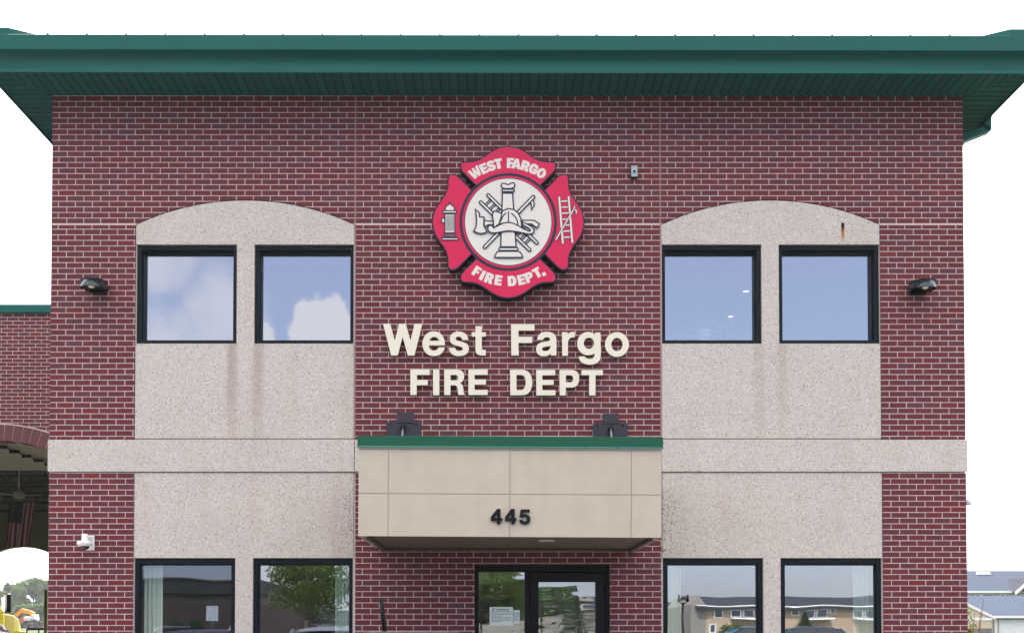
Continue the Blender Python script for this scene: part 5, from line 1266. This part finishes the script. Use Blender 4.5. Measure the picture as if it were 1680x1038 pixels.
# small utility vehicle with a dark roof
q = at(66, 1029.5, 31)
K = thing('utility_vehicle', 'dark roofed utility vehicle with red body low behind the yellow post', 'utility vehicle', loc=(q.x + .4, 31, 0))
MB().prism([(-.75, q.z - .09), (-.68, q.z), (.9, q.z), (1.0, q.z - .09)], -.6, .6).build('roof', M_BLACKM, K)
b = MB()
for s_ in (-1, 1): b.tube((-.7, s_*.55, q.z - .08), (-.85, s_*.55, .7), .03); b.tube((.85, s_*.55, q.z - .08), (.9, s_*.55, .7), .03)
b.build('roll_frame', M_BLACKM, K)
MB().box(-1.1, 1.1, -.6, .6, .35, .8).build('body', plain('dark_red_paint', (.18, .015, .015), .3), K, bevel=.05); MB().box(-.3, .3, -.5, .5, .8, 1.25).build('seat', M_RUBBER, K, bevel=.05)
for sx in (-.75, .75):
    for sy in (-.55, .55): MB().lathe([(0, -.1), (.28, -.1), (.3, -.05), (.3, .05), (.28, .1), (0, .1)], T(sx, sy, .3, R(90))).build('wheel', M_RUBBER, K)

# excavator, soil heap, berm
YX = 78
qb = at(45, 1016, YX)
M_OR = plain('orange_excavator_paint', (.70, .26, .03), .4); M_EXW = plain('pale_grey_body_paint', (.62, .62, .62), .5)
K = thing('excavator', 'orange armed excavator working behind the dark soil heap', 'excavator', loc=(0, YX, 0))
def bar2(pts, w_, d_, name, mat):
    b_ = MB()
    for (ua, va), (ub, vb) in zip(pts, pts[1:]):
        a_, c_ = at(ua, va, YX), at(ub, vb, YX); a_.y = 0; c_.y = 0; d = (c_ - a_).normalized(); n_ = Vector((-d.z, 0, d.x))*w_/2
        b_.prism([(a_.x + n_.x, a_.z + n_.z), (a_.x - n_.x, a_.z - n_.z), (c_.x - n_.x, c_.z - n_.z), (c_.x + n_.x, c_.z + n_.z)], -d_/2, d_/2)
    b_.build(name, mat, K)
bar2([(56, 1007), (47, 1003), (36, 1000.5)], .34, .3, 'boom', M_OR); bar2([(36, 1000.5), (24, 1010.5)], .26, .26, 'stick', M_OR); bar2([(24, 1010), (22, 1015), (27, 1016)], .3, .6, 'bucket', M_SEAM)
a_, c_ = at(47, 1018, YX), at(57, 1011, YX); MB().box(a_.x, c_.x, -1, 1, a_.z, c_.z).build('engine_house', M_EXW, K, bevel=.08)
a_, c_ = at(57.5, 1017, YX), at(63, 1007.5, YX); MB().box(a_.x, c_.x, -.8, .2, a_.z, c_.z).build('operator_cab', M_EXW, K, bevel=.06)
a_, c_ = at(46, 1024, YX), at(64, 1018, YX)
for sy in (-1.2, .7): MB().box(a_.x, c_.x, sy, sy + .5, 0.01, c_.z).build('track', M_RUBBER, K, bevel=.2)
a_, c_ = at(39, 1016, YX), at(47, 1013, YX); MB().box(a_.x, c_.x, -.7, .7, a_.z - .5, c_.z).build('counterweight', plain('red_panel_paint', (.6, .12, .08), .5), K, bevel=.05)
b = MB(); NXm, NYm = 70, 14; x0, x1 = at(14, 1020, 70).x, at(110, 1020, 70).x; g_ = []
for i in range(NXm + 1):
    g_.append([])
    for j in range(NYm + 1):
        s_ = j/NYm; xx = x0 + (x1 - x0)*i/NXm; prof_ = math.sin(math.pi*s_)**.8 * min(1, i/5, (NXm - i)/5)
        hgt = (1.62 + .28*math.sin(xx*2.1) + .22*math.sin(xx*5.3 + 1) + random.uniform(-.16, .16)) * prof_
        g_[-1].append(b.bm.verts.new((xx + random.uniform(-.05, .05), 67 + 6*s_, hgt - .02)))
for i in range(NXm):
    for j in range(NYm): b.bm.faces.new((g_[i][j], g_[i+1][j], g_[i+1][j+1], g_[i][j+1]))
tag(b.build('soil_heap', M_DIRT), 'long heap of dark turned soil in front of the excavator', 'soil heap')
b = MB(); g_ = []
for i in range(41):
    g_.append([])
    for j in range(9):
        s_ = j/8; xx = -75 + 70*i/40; g_[-1].append(b.bm.verts.new((xx, 52 + 14*s_, 1.42*math.sin(math.pi*s_)**.7*min(1, i/3, (40 - i)/3) + random.uniform(-.03, .03) - .01)))
for i in range(40):
    for j in range(8): f = b.bm.faces.new((g_[i][j], g_[i+1][j], g_[i+1][j+1], g_[i][j+1])); f.smooth = True
tag(b.build('berm', M_GRASS), kind='structure')

# ------------------------------------------------------------------ haze in the air
m, nt, b_ = new_mat('thin_haze'); nt.nodes.remove(b_)
pv_ = nt.nodes.new('ShaderNodeVolumePrincipled'); pv_.inputs['Color'].default_value = (.90, .95, 1, 1); pv_.inputs['Density'].default_value = .0004; pv_.inputs['Anisotropy'].default_value = .2
nt.links.new(pv_.outputs[0], nt.nodes['Material Output'].inputs['Volume'])
HAZE = True
if HAZE: tag(MB().box(-230, 230, -160, 245, -8, 22).build('haze', m), kind='stuff')
